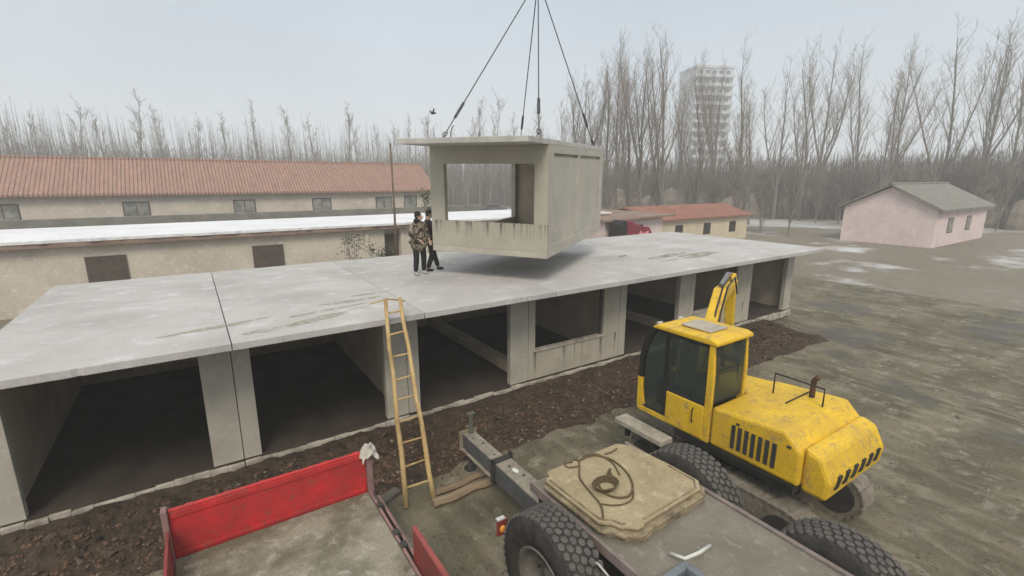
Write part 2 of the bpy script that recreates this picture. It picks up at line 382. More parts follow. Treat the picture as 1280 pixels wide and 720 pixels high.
# stains on the roof: damp straw-coloured streaks (thin sheets of wet dirt)
def puddle(name, label, pts, m, z=2.854, n=4):
    s = MB(); 
    for (cx, cy, rx, ry, rot) in pts:
        k = 26; ring = []
        for i in range(k):
            a_ = 6.2832*i/k; rr = 1 + .45*noise.noise(Vector((cx*3+math.cos(a_)*1.3, cy*3+math.sin(a_)*1.3, .3)))
            x, y = rx*math.cos(a_)*rr, ry*math.sin(a_)*rr
            ring.append((cx+x*math.cos(rot)-y*math.sin(rot), cy+x*math.sin(rot)+y*math.cos(rot), z))
        s.add(ring, [tuple(range(k))]); z += .0007
    return tag(s.build(name, m), label, 'stain')
def soften(m):
    nt = m.node_tree; N = nt.nodes; L = nt.links; b = N['Principled BSDF']; tc = N.new('ShaderNodeTexCoord'); n = N.new('ShaderNodeTexNoise'); n.inputs['Scale'].default_value = 4; n.inputs['Detail'].default_value = 8; n.inputs['Roughness'].default_value = .7
    L.new(tc.outputs['Object'], n.inputs['Vector']); r = N.new('ShaderNodeMapRange'); r.inputs[1].default_value = .38; r.inputs[2].default_value = .62; r.inputs[4].default_value = .85
    L.new(n.outputs[0], r.inputs[0]); L.new(r.outputs[0], b.inputs['Alpha']); return m
wet = mat('damp_mud_stain', (.34,.31,.22), (.40,.38,.31), 3, .6, .2, 40, stretch=(1,2,1))
wet2 = mat('brown_mud_stain', (.27,.225,.16), (.35,.31,.25), 3, .6, .2, 40)
soften(wet); soften(wet2)
puddle('mud_stain', 'olive damp dirt streaks on the roof left of the ladder top', [(2.7,10.5,.7,.13,.1),(2.1,10.0,.8,.09,.2),(3.2,10.95,.5,.07,.1),(1.9,9.45,.6,.16,.3),(1.0,9.2,.6,.12,.1),(2.75,9.8,.22,.06,.0),(.2,9.9,.8,.1,.2)], wet)
puddle('mud_stain', 'brown damp patch on the roof right of the hanging module', [(13.9,10.9,1.1,.22,.15),(14.9,10.4,1.2,.3,.1),(12.4,11.7,.35,.09,.4),(13.1,10.2,.6,.05,0)], wet2)

# ------------------------------------------------------------------ ladder
wood = mat('old_yellow_timber', (.56,.41,.19), (.33,.22,.10), 3, .8, .3, 40, stretch=(1,1,.2), c3=(.58,.45,.24))
lad = empty('wooden_ladder', 'tall homemade yellow wooden ladder leaning on the roof edge', 'ladder', (2.8,7.15,G))
def lerp(a,b,t): return tuple(a[i]+(b[i]-a[i])*t for i in range(3))
fl, fr = (-.24,.05,.02), (.25,-.02,.02); tl, tr = (.075,1.52,3.46), (.37,1.52,3.44)
for a_, b_ in ((fl,tl),(fr,tr)):
    pts = [Vector(lerp(a_,b_,i/8)) + Vector((.012*math.sin(i*2.1+a_[0]*9), 0, .0)) for i in range(9)]
    MB().tube(pts, [.050,.046,.047,.044,.043,.041,.040,.038,.036], 8).build('side_rail', wood, lad, smooth=True)
for k, t in enumerate((.085,.185,.29,.395,.495,.595,.705,.82,.925)):
    MB().tube([lerp(fl,tl,t-.006*(k%2)), lerp(fr,tr,t+.006)], .019, 7).build('rung', wood, lad, smooth=True)
tag(MB().tube([(2.66,8.92,3.14),(3.0,8.85,3.2),(3.36,8.93,3.1)], .016, 6).build('wooden_stick', wood), 'thin stick lying across the ladder top at the roof edge', 'stick')

# ------------------------------------------------------------------ people
def skin(verts, edges, radii, sub=2, name='b'):
    me = bpy.data.meshes.new(name); me.from_pydata([Vector(v) for v in verts], edges, []); me.update()
    o = bpy.data.objects.new(name, me); COL.objects.link(o)
    o.modifiers.new('Skin','SKIN'); sm = o.modifiers.new('S','SUBSURF'); sm.levels = sub; sm.render_levels = sub
    for i, r in enumerate(radii):
        d = me.skin_vertices[0].data[i]; d.radius = (r,r) if not isinstance(r, tuple) else r; d.use_root = (i == 0)
    dg = bpy.context.evaluated_depsgraph_get(); ev = o.evaluated_get(dg); out = ev.to_mesh()
    vs = [tuple(v.co) for v in out.vertices]; fs = [tuple(p.vertices) for p in out.polygons]
    ev.to_mesh_clear(); bpy.data.objects.remove(o); bpy.data.meshes.remove(me)
    return vs, fs
def chain(mb, pts, radii, sub=2):
    v, f = skin(pts, [(i,i+1) for i in range(len(pts)-1)], radii, sub); mb.add(v, f)
def hand(mb, wrist, d, palm_n):
    d = Vector(d).normalized(); n = Vector(palm_n).normalized(); s = d.cross(n).normalized(); w_ = Vector(wrist)
    v, f = skin([w_, w_+d*.045, w_+d*.09], [(0,1),(1,2)], [(.022,.02),(.035,.016),(.036,.014)], 1); mb.add(v, f)
    for k, L_ in zip((-1.5,-.5,.5,1.5), (.062,.075,.078,.068)):
        b0 = w_ + d*.08 + s*k*.019
        v, f = skin([b0, b0+d*L_*.5+n*.008, b0+d*L_*.85+n*.03, b0+d*L_+n*.05], [(0,1),(1,2),(2,3)], [.0095,.009,.008,.007], 1); mb.add(v, f)
    b0 = w_ + d*.03 + s*.03
    v, f = skin([b0, b0+s*.025+d*.025, b0+s*.03+d*.055+n*.015], [(0,1),(1,2)], [.011,.01,.008], 1); mb.add(v, f)
skin_m = mat('skin_tone', (.50,.33,.25), None, rough=.6, bump=0, fine=.03)
def head(mb, c, yaw, tilt=0):
    mx_ = Matrix.Translation(c) @ Matrix.Rotation(yaw,4,'Z') @ Matrix.Rotation(tilt,4,'X')   # faces +y
    mb.ell((0,0,0), (.075,.095,.115), 20, 14, mx_); mb.ell((0,.045,-.055), (.055,.055,.06), 14, 10, mx_)
    mb.tube([(0,.088,.02),(0,.112,-.012),(0,.118,-.03),(0,.10,-.038)], [.008,.012,.015,.010], 8, mx=mx_)
    for s in (-1,1):
        mb.ell((.076*s,-.005,-.005), (.012,.022,.032), 8, 6, mx_)
        mb.ell((.03*s,.082,.012), (.016,.012,.009), 8, 6, mx_)
    mb.tube([(-.024,.094,-.062),(0,.102,-.06),(.024,.094,-.062)], .007, 6, mx=mx_)
    return mx_
cloth_cam = mat('camouflage_cloth', (.24,.20,.15), (.025,.02,.015), 7.5, .9, .2, 60, c3=(.42,.36,.27), lo=.47, hi=.52)
black = mat('black_cloth', (.012,.012,.014), (.022,.02,.022), 5, .9, .1, 60)
brown = mat('dark_brown_jacket', (.03,.018,.016), (.028,.016,.014), 6, .8, .2, 60)
hairm = mat('black_hair', (.012,.010,.009), None, rough=.6, bump=.3, bscale=90)
shoe = mat('pale_shoes', (.42,.42,.44), (.25,.25,.26), 9, .6, .1)
def person(label, loc, rz, pose, coat, coat_len, shoe_m):
    t = empty('person', label, 'person', loc, rz, 'people standing on the roof')
    J = pose
    b_ = MB()
    # one continuous body: pelvis root, spine, neck, legs, arms
    vs = [J['pel'], J['waist'], J['chest'], J['neck'], J['hc']]; es = [(0,1),(1,2),(2,3),(3,4)]; rs = [(.15,.11),(.13,.10),(.165,.11),.055,.05]
    for s in ('l','r'):
        i = len(vs); vs += [J['hip'+s], J['kn'+s], J['an'+s], Vector(J['an'+s]).lerp(Vector(J['toe'+s]),.55)]; es += [(0,i),(i,i+1),(i+1,i+2),(i+2,i+3)]; rs += [.085,.055,.036,.018]
        i = len(vs); vs += [J['sh'+s], J['el'+s], J['wr'+s]]; es += [(2,i),(i,i+1),(i+1,i+2)]; rs += [.055,.042,.026]
    v, f = skin(vs, es, rs); b_.add(v, f)
    hmx = head(b_, Vector(J['hc'])+Vector((0,0,.03)), J['hyaw'], J.get('htilt',0))
    for s in ('l','r'):
        d_ = Vector(J['wr'+s]) - Vector(J['el'+s]); hand(b_, J['wr'+s], d_, J.get('pn'+s,(0,0,-1)))
    b_.build('body', skin_m, t, smooth=True)
    k = MB()   # coat: torso with skirt and sleeves, one skin
    pel = Vector(J['pel']); ch = Vector(J['chest']); wa = Vector(J['waist'])
    vs = [wa, ch, Vector(J['neck'])-Vector((0,0,.03)), pel, pel-Vector((0,0,coat_len))]; es = [(0,1),(1,2),(0,3),(3,4)]
    g2 = 1.18 if coat_len > .1 else 1.0; rs = [(.185*g2,.15*g2),(.205*g2,.155*g2),(.085,.085),(.20*g2,.165*g2),(.215*g2,.18*g2)]
    for s in ('l','r'):
        i = len(vs); e_ = Vector(J['el'+s]); w2 = Vector(J['wr'+s]); vs += [Vector(J['sh'+s]), e_, e_.lerp(w2,.92)]; es += [(1,i),(i,i+1),(i+1,i+2)]; rs += [.088*g2,.075*g2,.06]
    v, f = skin(vs, es, rs); k.add(v, f)
    k.build('coat', coat, t, smooth=True)
    tr = MB(); vs = [pel]; es = []; rs = [(.15,.12)]
    for s in ('l','r'):
        i = len(vs); vs += [J['hip'+s], J['kn'+s], Vector(J['an'+s])+Vector((0,0,.0))]; es += [(0,i),(i,i+1),(i+1,i+2)]; rs += [.105,.085,.068]
    v, f = skin(vs, es, rs); tr.add(v, f); tr.build('trousers', black, t, smooth=True)
    for s in ('l','r'):
        a_ = Vector(J['an'+s]); to = Vector(J['toe'+s]); q = (to-a_); q.z = 0; q.normalize()
        sh = MB(); v, f = skin([a_-q*.05+Vector((0,0,-.035)), a_+q*.05+Vector((0,0,-.035)), a_+q*.17+Vector((0,0,-.05))], [(0,1),(1,2)], [(.052,.045),(.055,.045),(.05,.03)]); sh.add(v,f)
        sh.build('shoe', shoe_m, t, smooth=True)
    h = MB(); h.ell((0,-.018,.022), (.088,.098,.112), 20, 14, hmx)
    if J.get('hood'): h.tube([(0,-.05,-.15),(0,-.06,-.06)], [.10,.075], 14, mx=hmx); h.ell((0,-.03,.075), (.086,.09,.07), 16, 10, hmx)
    hh = h.build('hair' if not J.get('hood') else 'hood', hairm, t, smooth=True)
    return t
# local +y is the way the body faces
poseA = dict(pel=(0,0,.93), waist=(0,.01,1.1), chest=(0,.0,1.32), neck=(0,.02,1.5), hc=(0,.04,1.6), hyaw=.75, hood=True,
  hipl=(-.10,0,.86), knl=(-.13,.03,.49), anl=(-.15,-.02,.085), toel=(-.17,.15,.04),
  hipr=(.10,0,.86), knr=(.13,.05,.49), anr=(.14,.0,.085), toer=(.18,.17,.04),
  shl=(-.2,0,1.40), ell=(-.27,.03,1.12), wrl=(-.2,.22,.98), shr=(.2,0,1.40), elr=(.27,.04,1.13), wrr=(.17,.25,1.02))
person('person in long camouflage coat and dark hood standing on the roof by the hanging module', (5.2,12.5,2.85), R(-168), poseA, cloth_cam, .30, shoe)
poseB = dict(pel=(0,-.02,.93), waist=(0,-.04,1.1), chest=(0,-.06,1.34), neck=(0,-.04,1.52), hc=(0,.0,1.62), hyaw=-.2, htilt=-.1,
  hipl=(-.10,-.02,.88), knl=(-.10,.10,.50), anl=(-.11,.22,.085), toel=(-.11,.40,.045),
  hipr=(.10,-.02,.88), knr=(.12,.02,.49), anr=(.12,-.12,.085), toer=(.12,.05,.04),
  shl=(-.2,-.05,1.42), ell=(-.24,.16,1.25), wrl=(-.10,.34,1.45), shr=(.2,-.05,1.42), elr=(.25,.17,1.24), wrr=(.12,.36,1.46))
person('person in dark brown jacket and black trousers with both hands raised', (5.72,12.88,2.85), R(-105), poseB, brown, .06, black)

# ------------------------------------------------------------------ red flatbed at lower left
red = mat('faded_red_paint', (.25,.035,.035), (.15,.04,.032), 3.5, .6, .2, 30, c3=(.13,.075,.05), fine=.2)
red2 = mat('bright_red_paint', (.52,.03,.032), (.32,.03,.03), 2.5, c3=(.22,.07,.05), fine=.15, rough=.55, bump=.1, bscale=30) if True else mat('x', (.5,.03,.03), (.3,.03,.03), 2.5, .5, .1, 30)
pinkr = mat('scuffed_pink_rail', (.30,.17,.16), (.19,.12,.11), 4, .7, .2, 30)
bedm = mat('worn_bed_steel', (.25,.225,.17), (.13,.115,.08), 1.6, .75, .4, 30, c3=(.36,.33,.285), lo=.42, hi=.58, bdist=.015, fine=.2)
dark = mat('dark_grimy_metal', (.03,.028,.026), (.05,.045,.04), 4, .7, .3, 40)
rub = mat('tyre_rubber', (.028,.027,.026), (.055,.05,.043), 7, .85, .4, 60, c3=(.08,.072,.06))
tb = empty('flatbed_trailer', 'worn flatbed with red side boards at the lower left of the yard', 'flatbed', (.5,4,G))
def B(mb, *a): # world coordinates into the flatbed's
    x0,x1,y0,y1,z0,z1 = a; return mb.box(x0-.5,x1-.5,y0-4,y1-4,z0-G,z1-G)
B(MB(), -.62,1.60,.5,6.05,1.12,1.2).build('bed_floor', bedm, tb, bevel=.01)
m_ = B(MB(), -.62,1.60,6.06,6.11,1.15,1.82)
tgate = m_.build('tailgate', red2, tb, bevel=.01)
mm = MB()
for i in range(6): B(mm, -.45+i*.38,-.39+i*.38,6.112,6.15,1.17,1.80)
mm.build('tailgate_rib', red2, tgate)
mi = MB(); B(mi, -.60,1.58,6.045,6.058,1.72,1.79); B(mi, -.60,1.58,6.045,6.058,1.22,1.27); mi.build('tailgate_rail', red2, tgate, bevel=.004)
B(MB(), 1.60,1.68,6.0,6.12,1.05,1.86).build('corner_post', pinkr, tb, bevel=.01)
B(MB(), -.68,-.62,6.0,6.12,1.05,1.86).build('corner_post', pinkr, tb, bevel=.01)
B(MB(), 1.604,1.64,.5,5.99,1.1,1.215).build('hinge_rail', pinkr, tb, bevel=.006)
for y in (5.6,5.0,4.75,4.1,3.4): B(MB(), 1.606,1.68,y,y+.09,1.17,1.235).build('hinge', dark, tb)
# near side board standing up, far one folded down on its hinges
sb = MB(); B(sb, 1.655,1.69,.6,4.52,1.14,1.60); sbo = sb.build('side_board', red, tb, bevel=.006)
rb_ = MB(); B(rb_, 1.65,1.705,.59,4.53,1.601,1.635)
for y in (4.47,4.1,3.73,3.36,3.0,2.6): B(rb_, 1.691,1.715,y,y+.045,1.15,1.60)
rb_.build('board_rib', mat('red_rib_paint',(.30,.07,.06),(.22,.05,.045),3,.6,.1), sbo, bevel=.004)
fb = MB(); fb.prism([(1.70-.5,1.14-G),(1.735-.5,1.15-G),(1.84-.5,.72-G),(1.805-.5,.71-G)], 4.56-4, 5.97-4, 'y'); fb.build('folded_side_board', pinkr, tb, bevel=.006)
B(MB(), -.66,-.625,.6,5.98,1.14,1.62).build('side_board', red, tb, bevel=.006)
ch = MB(); B(ch, .0,.12,.3,6.0,.86,1.11); B(ch, .95,1.07,.3,6.0,.86,1.11)
for y in (1,2,3,4,5,5.9): B(ch, -.6,1.6,y,y+.07,1.04,1.115)
ch.build('chassis', dark, tb)
def wheel_parts(parent, cx, cy, cz, Rr, W, rimr, side, name='wheel', treads=True, seg=44):
    """wheel on an axle along x; the dished rim faces side (-1 or +1)"""
    wl = bpy.data.objects.new(name, None); COL.objects.link(wl); wl.parent = parent; wl.location = (cx,cy,cz)
    h_ = W/2
    prof = [(rimr,-h_*.8),(rimr+.02,-h_*.92),((rimr+Rr)/2,-h_*1.02),(Rr*.93,-h_*.93),(Rr*.975,-h_*.8),(Rr*.98,0),(Rr*.975,h_*.8),(Rr*.93,h_*.93),((rimr+Rr)/2,h_*1.02),(rimr+.02,h_*.92),(rimr,h_*.8)]
    MB().lathe(prof, 72, axis='x').build('tyre', rub, wl, smooth=True)
    if treads:
        tr_ = MB()
        for i in range(seg):
            for k in range(5):
                a_ = 2*math.pi*(i + .5*(k%2))/seg; xx = (-.72 + .36*k)*h_
                mx_ = Matrix.Rotation(a_,4,'X') @ Matrix.Translation((xx, 0, Rr*.975)) @ Matrix.Rotation(.35*(1 if k%2 else -1),4,'Z')
                ln = 2*math.pi*Rr/seg*.38; ww = h_*.155
                tr_.prism([(-ww,-ln*.5),(-ww*.4,-ln),(ww*.6,-ln),(ww,-ln*.4),(ww,ln*.5),(ww*.4,ln),(-ww*.6,ln),(-ww,ln*.4)], -.01, .024, 'z', mx_)
        tr_.build('tread', mat('tread_rubber',(.065,.062,.056),(.11,.10,.09),14,.8,.3,60), wl, bevel=.004)
    rp = [(rimr*1.0,-h_*.80*1),(rimr*1.03,-h_*.93),(rimr*.97,-h_*.95),(rimr*.90,-h_*.86),(rimr*.86,-h_*.4),(rimr*.80,-h_*.15),(rimr*.35,-h_*.05),(rimr*.3,-h_*.35),(.001,-h_*.38)]
    rp = [(a_, b2*(-side)) for a_, b2 in rp]
    MB().lathe(rp, 48, axis='x').build('rim', mat('dusty_rim_steel',(.20,.19,.165),(.12,.11,.095),6,.6,.2,50,metal=.3), wl, smooth=True)
    nu = MB()
    for i in range(8):
        a_ = 6.283*i/8; nu.tube([(side*h_*.1,math.cos(a_)*rimr*.55,math.sin(a_)*rimr*.55),(side*h_*.22,math.cos(a_)*rimr*.55,math.sin(a_)*rimr*.55)], rimr*.05, 6)
    nu.build('wheel_nut', dark, wl)
    return wl
for y in (4.6,3.5):
    for x, sd_ in ((1.25,1),(-.25,-1)): wheel_parts(tb, x-.5, y-4, .48, .48, .28, .28, sd_, treads=False)
# rag hung over the corner post
rg = MB(); n_ = 26
for j in range(n_+1):
    for i in range(n_+1):
        a_, b_ = (i/n_-.5)*.34, (j/n_-.5)*.30
        rr_ = math.hypot(a_, b_); nz_ = noise.noise(Vector((a_*14, b_*14, 2)))
        rg.v.append((1.64+a_*(1-.9*max(0,rr_-.05))*.8+.02*nz_, 6.06+b_*.8+.02*noise.noise(Vector((a_*17,b_*13,9))), 1.905+.05*nz_ - max(0,rr_-.06)*1.25))
rg.f = [(j*(n_+1)+i, j*(n_+1)+i+1, (j+1)*(n_+1)+i+1, (j+1)*(n_+1)+i) for j in range(n_) for i in range(n_)]
ro_ = rg.build('rag', mat('dirty_white_rag',(.50,.46,.40),(.32,.29,.25),12,.95,.6,30), smooth=True)
sm_ = ro_.modifiers.new('Solid','SOLIDIFY'); sm_.thickness = .008
tag(ro_, 'crumpled off-white rag draped on the corner post of the red tailgate', 'rag')

# ------------------------------------------------------------------ big wheeled platform trailer with drawbar
gray = mat('grey_blue_paint', (.105,.11,.12), (.075,.075,.078), 3, .55, .25, 35, c3=(.15,.145,.14))
dust = mat('dusty_top_paint', (.29,.26,.20), (.17,.15,.12), 5, .85, .3, 40, c3=(.36,.33,.28))
pt = empty('platform_trailer', 'grey platform trailer with large tyres and long drawbar ending at the earth bank', 'trailer', (4.1,4,G))
def Q(mb, x0,x1,y0,y1,z0,z1): return mb.box(x0-4.1,x1-4.1,y0-4,y1-4,z0-G,z1-G)
Q(MB(), 3.36,5.08,.2,4.56,1.46,1.53).build('deck', mat('dusty_deck',(.20,.18,.145),(.15,.135,.105),2,.85,.3,30,c3=(.25,.23,.19)), pt, bevel=.006)
rl_ = MB(); Q(rl_, 3.315,3.358,.2,4.56,1.43,1.56); rl_.build('deck_rail', mat('pinkish_rail',(.23,.185,.165),(.15,.12,.11),4,.75,.2,40), pt, bevel=.008)
Q(MB(), 5.082,5.14,.2,4.56,1.43,1.56).build('deck_rail', MATS['pinkish_rail'], pt, bevel=.008)
fr_ = MB(); Q(fr_, 3.42,3.56,.2,4.5,1.05,1.458); Q(fr_, 4.7,4.84,.2,4.5,1.05,1.458)
for y in (4.4,3.2,2.2,1.2): Q(fr_, 3.562,4.698,y,y+.1,1.12,1.456)
fr_.build('frame', dark, pt)
# drawbar: sleeve, inner box, clamp, end plate
def boxbar(x0,x1,y0,y1,z0,z1): return Q(MB(), x0,x1,y0,y1,z0,z1)
sv = boxbar(3.93,4.27,2.5,6.50,.24,.575).build('drawbar_sleeve', gray, pt, bevel=.015)
boxbar(3.935,4.265,4.6,6.49,.577,.585).build('dusty_cap', dust, sv)
db = boxbar(3.96,4.22,6.40,7.72,.27,.545).build('drawbar', gray, pt, bevel=.012)
boxbar(3.965,4.215,6.52,7.71,.547,.556).build('dusty_cap', dust, db)
hl = MB()
for (x, y) in ((4.13,7.2),(4.06,7.45),(4.1,6.75)): MB().tube([(x-4.1,y-4,.5567-G),(x-4.1,y-4,.562-G)], .022, 12).build('bolt', dark, pt)
for (x, y) in ((4.1,6.25),(4.16,5.9)): MB().tube([(x-4.1,y-4,.5857-G),(x-4.1,y-4,.592-G)], .026, 12).build('bolt', dark, pt)
cl_ = MB(); Q(cl_, 3.90,3.93,6.44,6.56,.2,.62); Q(cl_, 4.27,4.30,6.44,6.56,.2,.70); Q(cl_, 3.90,4.30,6.44,6.56,.586,.62); Q(cl_, 3.90,4.30,6.44,6.56,.19,.238)
cl_.build('clamp', dark, pt, bevel=.008)
Q(MB(), 3.90,4.28,7.722,7.76,.20,.60).build('end_plate', mat('tan_end_plate',(.30,.26,.17),(.2,.17,.12),5,.8,.2), pt, bevel=.006)
lf_ = MB(); Q(lf_, 3.90,3.958,6.6,7.7,.245,.262); lf_.build('lower_flange', dust, pt)
jk = MB().tube([(-.03,3.62,G-G+.03),(-.03,3.62,.5)], .055, 14); jk = jk.build('support_leg', gray, pt, smooth=False)
MB().lathe([(.001,.0),(.13,.0),(.13,.02),(.06,.045)], 20, Matrix.Translation((-.03,3.62,.008))).build('foot_plate', dark, jk)
ju = MB().tube([(.02,3.66,.75),(.02,3.66,.98)], .05, 14); ju.tube([(.02,3.66,.98),(.02,3.66,1.16)], .034, 12); ju.box(-.06,.10,3.62,3.70,1.16,1.19)
ju.build('jack_tube', mat('greenish_old_paint',(.14,.14,.115),(.09,.085,.07),6,.8,.3), pt)
MB().tube([(.07,3.66,1.02),(.17,3.62,.98),(.17,3.62,.84)], .012, 6).build('jack_handle', rust, pt)
tag(MB().prism([(4.08,6.02),(4.13,6.0),(4.16,6.08),(4.12,6.16),(4.07,6.12)], .588, .60, 'z').build('plastic_scrap', mat('white_scrap',(.65,.65,.62),None,rough=.6), bevel=.003), 'small white scrap lying on top of the drawbar', 'scrap')
# wheels
for (x, y, s_2) in ((3.02,3.66,-1),(3.02,1.7,-1),(5.46,3.66,1),(5.46,1.7,1)):
    wheel_parts(pt, x-4.1, y-4, .93-G+.0, .78, .46, .42, s_2, seg=46)
ax = MB().tube([(-1.05,-.34,.93-G),(1.3,-.34,.93-G)], .07, 12); ax.tube([(-1.05,-2.3,.93-G),(1.3,-2.3,.93-G)], .07, 12)
Q(ax, 3.44,3.54,3.56,3.76,.93,1.05); Q(ax, 4.72,4.82,3.56,3.76,.93,1.05); ax.build('axle', dark, pt)
# side lamp on a bracket ahead of the wheel
lm = MB(); Q(lm, 2.90,3.06,4.70,4.735,.80,1.02); lm.box(-1.2,-.68,.55,.58,1.13,1.17); lmo = lm.build('lamp_bracket', mat('red_bracket',(.30,.05,.035),(.18,.05,.04),5,.6,.1), pt)
MB().ell((2.97-4.1,.69,.90-G), (.045,.03,.055), 14, 10).build('amber_lamp', mat('amber_lens',(.75,.33,.04),None,rough=.25,bump=0,fine=.03,spec=.5), lmo, smooth=True)
Q(MB(), 2.90,3.02,4.70,4.76,1.03,1.05).build('lamp_cover', mat('pale_trim',(.5,.5,.47),None,rough=.6), lmo)
# air tank and hoses beside the wheel
tk = MB(); Q(tk, 3.14,3.29,2.72,2.93,1.12,1.40); tko = tk.build('air_valve_box', mat('grey_plastic',(.20,.195,.18),(.14,.135,.12),6,.6,.2), pt, bevel=.035)
MB().tube([(3.18-4.1,2.9-4,1.40-G),(3.12-4.1,3.05-4,1.52-G),(3.2-4.1,3.3-4,1.38-G)], .012, 6).tube([(3.22-4.1,2.8-4,1.40-G),(3.2-4.1,2.6-4,1.48-G),(3.4-4.1,2.5-4,1.49-G)], .010, 6).build('air_hose', mat('pale_hose',(.42,.42,.39),None,rough=.5), tko, smooth=True)
br = MB(); Q(br, 3.40,3.78,2.42,2.50,1.532,1.66); Q(br, 3.70,3.78,2.10,2.42,1.532,1.68); Q(br, 3.42,3.70,2.34,2.36,1.532,1.64)
br.build('bracket', mat('blue_grey_bracket',(.17,.19,.21),(.11,.12,.13),4,.6,.2), pt, bevel=.01)
wr_ = MB().tube([(3.84-4.1,2.72-4,1.55-G),(3.86-4.1,2.55-4,1.60-G),(4.05-4.1,2.52-4,1.60-G),(4.3-4.1,2.55-4,1.55-G)], .02, 8); wr_.build('pale_pipe', mat('off_white_pipe',(.55,.55,.50),None,rough=.5), pt, smooth=True)
# tan plates stacked on the deck
tanm = mat('tan_mat_top', (.37,.30,.185), (.27,.215,.125), 1.4, .8, .3, 25, c3=(.42,.36,.25), fine=.16)
tan2 = mat('tan_mat_edge', (.31,.25,.155), (.12,.092,.06), 6, .85, .5, 30)
def platepts(dx, dy, g_):
    P_ = [(3.40,3.36),(3.37,4.30),(3.40,4.33),(3.47,4.335),(3.49,4.42),(3.53,4.45),(4.80,4.43),(4.93,4.30),(5.02,3.62),(5.03,3.20),(4.90,3.08),(3.84,3.05),(3.80,3.02),(3.70,3.02),(3.66,3.06),(3.60,3.12),(3.56,3.13),(3.53,3.20),(3.50,3.26),(3.44,3.30)]
    cx, cy = 4.18, 3.75
    return [((x-cx)*g_+cx+dx, (y-cy)*g_+cy+dy) for x, y in P_]
labs = ['lowest tan notched plate in the stack on the trailer deck','middle tan notched plate in the stack on the trailer deck','topmost tan notched plate carrying the rope, on the trailer deck']
for i, (dx, dy, g_) in enumerate(((.03,-.03,1.0),(-.015,-.03,1.02),(0,.02,.985))):
    z0 = 1.534 + (0,.07,.125)[i]
    p = MB(); p.prism(platepts(dx,dy,g_), z0, z0+(.045,.035,.032)[i], 'z')
    o = p.build('ground_plate', tanm if i == 2 else tan2, bevel=.006); tag(o, labs[i], 'plate', 'tan plates stacked on the trailer')
    if i < 2:
        q_ = MB()
        for (x, y) in ((3.6,3.3),(4.7,3.3),(3.6,4.3),(4.7,4.2)): q_.box(x,x+.12,y,y+.1,z0+(.045,.035)[i],z0+(.07,.055)[i])
        q_.build('spacer', tan2, o)
# raised rim strip along two edges of the top plate
rp_ = platepts(0,.02,.93); ZT = 1.534+.125+.032; 
for seg_ in (rp_[8:12], rp_[15:20]+rp_[0:2]): MB().tube([(x,y,ZT+.004) for x,y in seg_], .012, 6).build('rim_strip', tan2, o)
# rope coiled on the top plate
rope = MB()
def coil(pts, n=12):
    out = []
    P_ = [Vector(p) for p in pts]
    for i in range(len(P_)-1):
        p0,p1,p2,p3 = P_[max(i-1,0)],P_[i],P_[i+1],P_[min(i+2,len(P_)-1)]
        for k in range(n):
            t = k/n; out.append(.5*((2*p1)+(-p0+p2)*t+(2*p0-5*p1+4*p2-p3)*t*t+(-p0+3*p1-3*p2+p3)*t**3))
    out.append(P_[-1]); return out
ZR = 1.703
for pts, r in (([(3.97,4.46),(4.02,4.40),(3.92,4.27),(3.77,4.09),(3.70,3.86),(3.66,3.69),(3.63,3.57),(3.56,3.46),(3.49,3.38)],.012),
               ([(4.02,4.40),(4.22,4.40),(4.33,4.34),(4.41,4.15),(4.39,3.92),(4.31,3.73),(4.18,3.57),(4.01,3.49),(3.88,3.56),(3.82,3.68),(3.86,3.82),(3.89,3.88)],.013),
               ([(4.17,4.41),(4.15,4.44),(4.32,4.40),(4.37,4.24),(4.36,4.08),(4.25,3.86)],.011),
               ([(4.68,4.33),(4.57,4.30),(4.43,4.32)],.010), ([(4.24,4.02),(4.12,3.94),(4.09,3.80),(4.2,4.0)],.016),
               ([(3.65,3.57),(3.73,3.48),(3.87,3.42),(4.02,3.43),(4.15,3.53)],.009), ([(3.93,4.42),(3.82,4.45),(3.80,4.36),(3.92,4.30)],.010)):
    c_ = coil([(x,y,ZR+.004*(i%2)) for i,(x,y) in enumerate(pts)]); rope.tube(c_, r, 7)
for k in range(5):
    c_ = coil([(3.92+(.13+.012*k)*math.cos(a_*.7854+k), 3.78+(.10+.008*k)*math.sin(a_*.7854+k), ZR+.014*k) for a_ in range(9)], 5); rope.tube(c_, .010, 6)
tag(rope.build('rope', mat('greenish_brown_rope',(.13,.095,.045),(.08,.06,.03),30,.95,.7,90), smooth=True), 'brown rope lying in loose loops on the tan plates', 'rope')

# timbers by the bank
tim = mat('muddy_timber', (.27,.20,.13), (.17,.12,.08), 4, .9, .4, 30, stretch=(.3,2,2), c3=(.26,.19,.13))
for i, (x0,y0,x1,y1,r,lab) in enumerate(((3.0,7.20,4.55,7.28,.075,'thinner muddy timber lying against the earth bank behind the drawbar leg'),(2.95,6.93,4.35,6.98,.095,'thicker muddy timber lying on the yard in front of the earth bank'))):
    k = MB(); n_ = 14; pts = [(x0+(x1-x0)*j/n_, y0+(y1-y0)*j/n_+.02*math.sin(j*.9+i), G+r*.8+.006*math.sin(j*1.7)) for j in range(n_+1)]
    k.tube(pts, [r*(1+.05*noise.noise(Vector((j*.9,i,0)))) for j in range(n_+1)], 5); tag(k.build('timber', tim, bevel=.015), lab, 'timber', 'timbers beside the bank')
tag(MB().prism([(7.0,-.0),(8.6,-.0),(8.6,.0),(7.0,.0)][:0] or [(2.0,7.35),(2.62,7.62),(2.55,7.78),(1.92,7.52)], G, G+.11, 'z').build('stone_block', mat('broken_block',(.16,.14,.12),(.09,.08,.07),5,.9,.5), bevel=.03), 'broken grey block lying in the dirt left of the ladder foot', 'block')

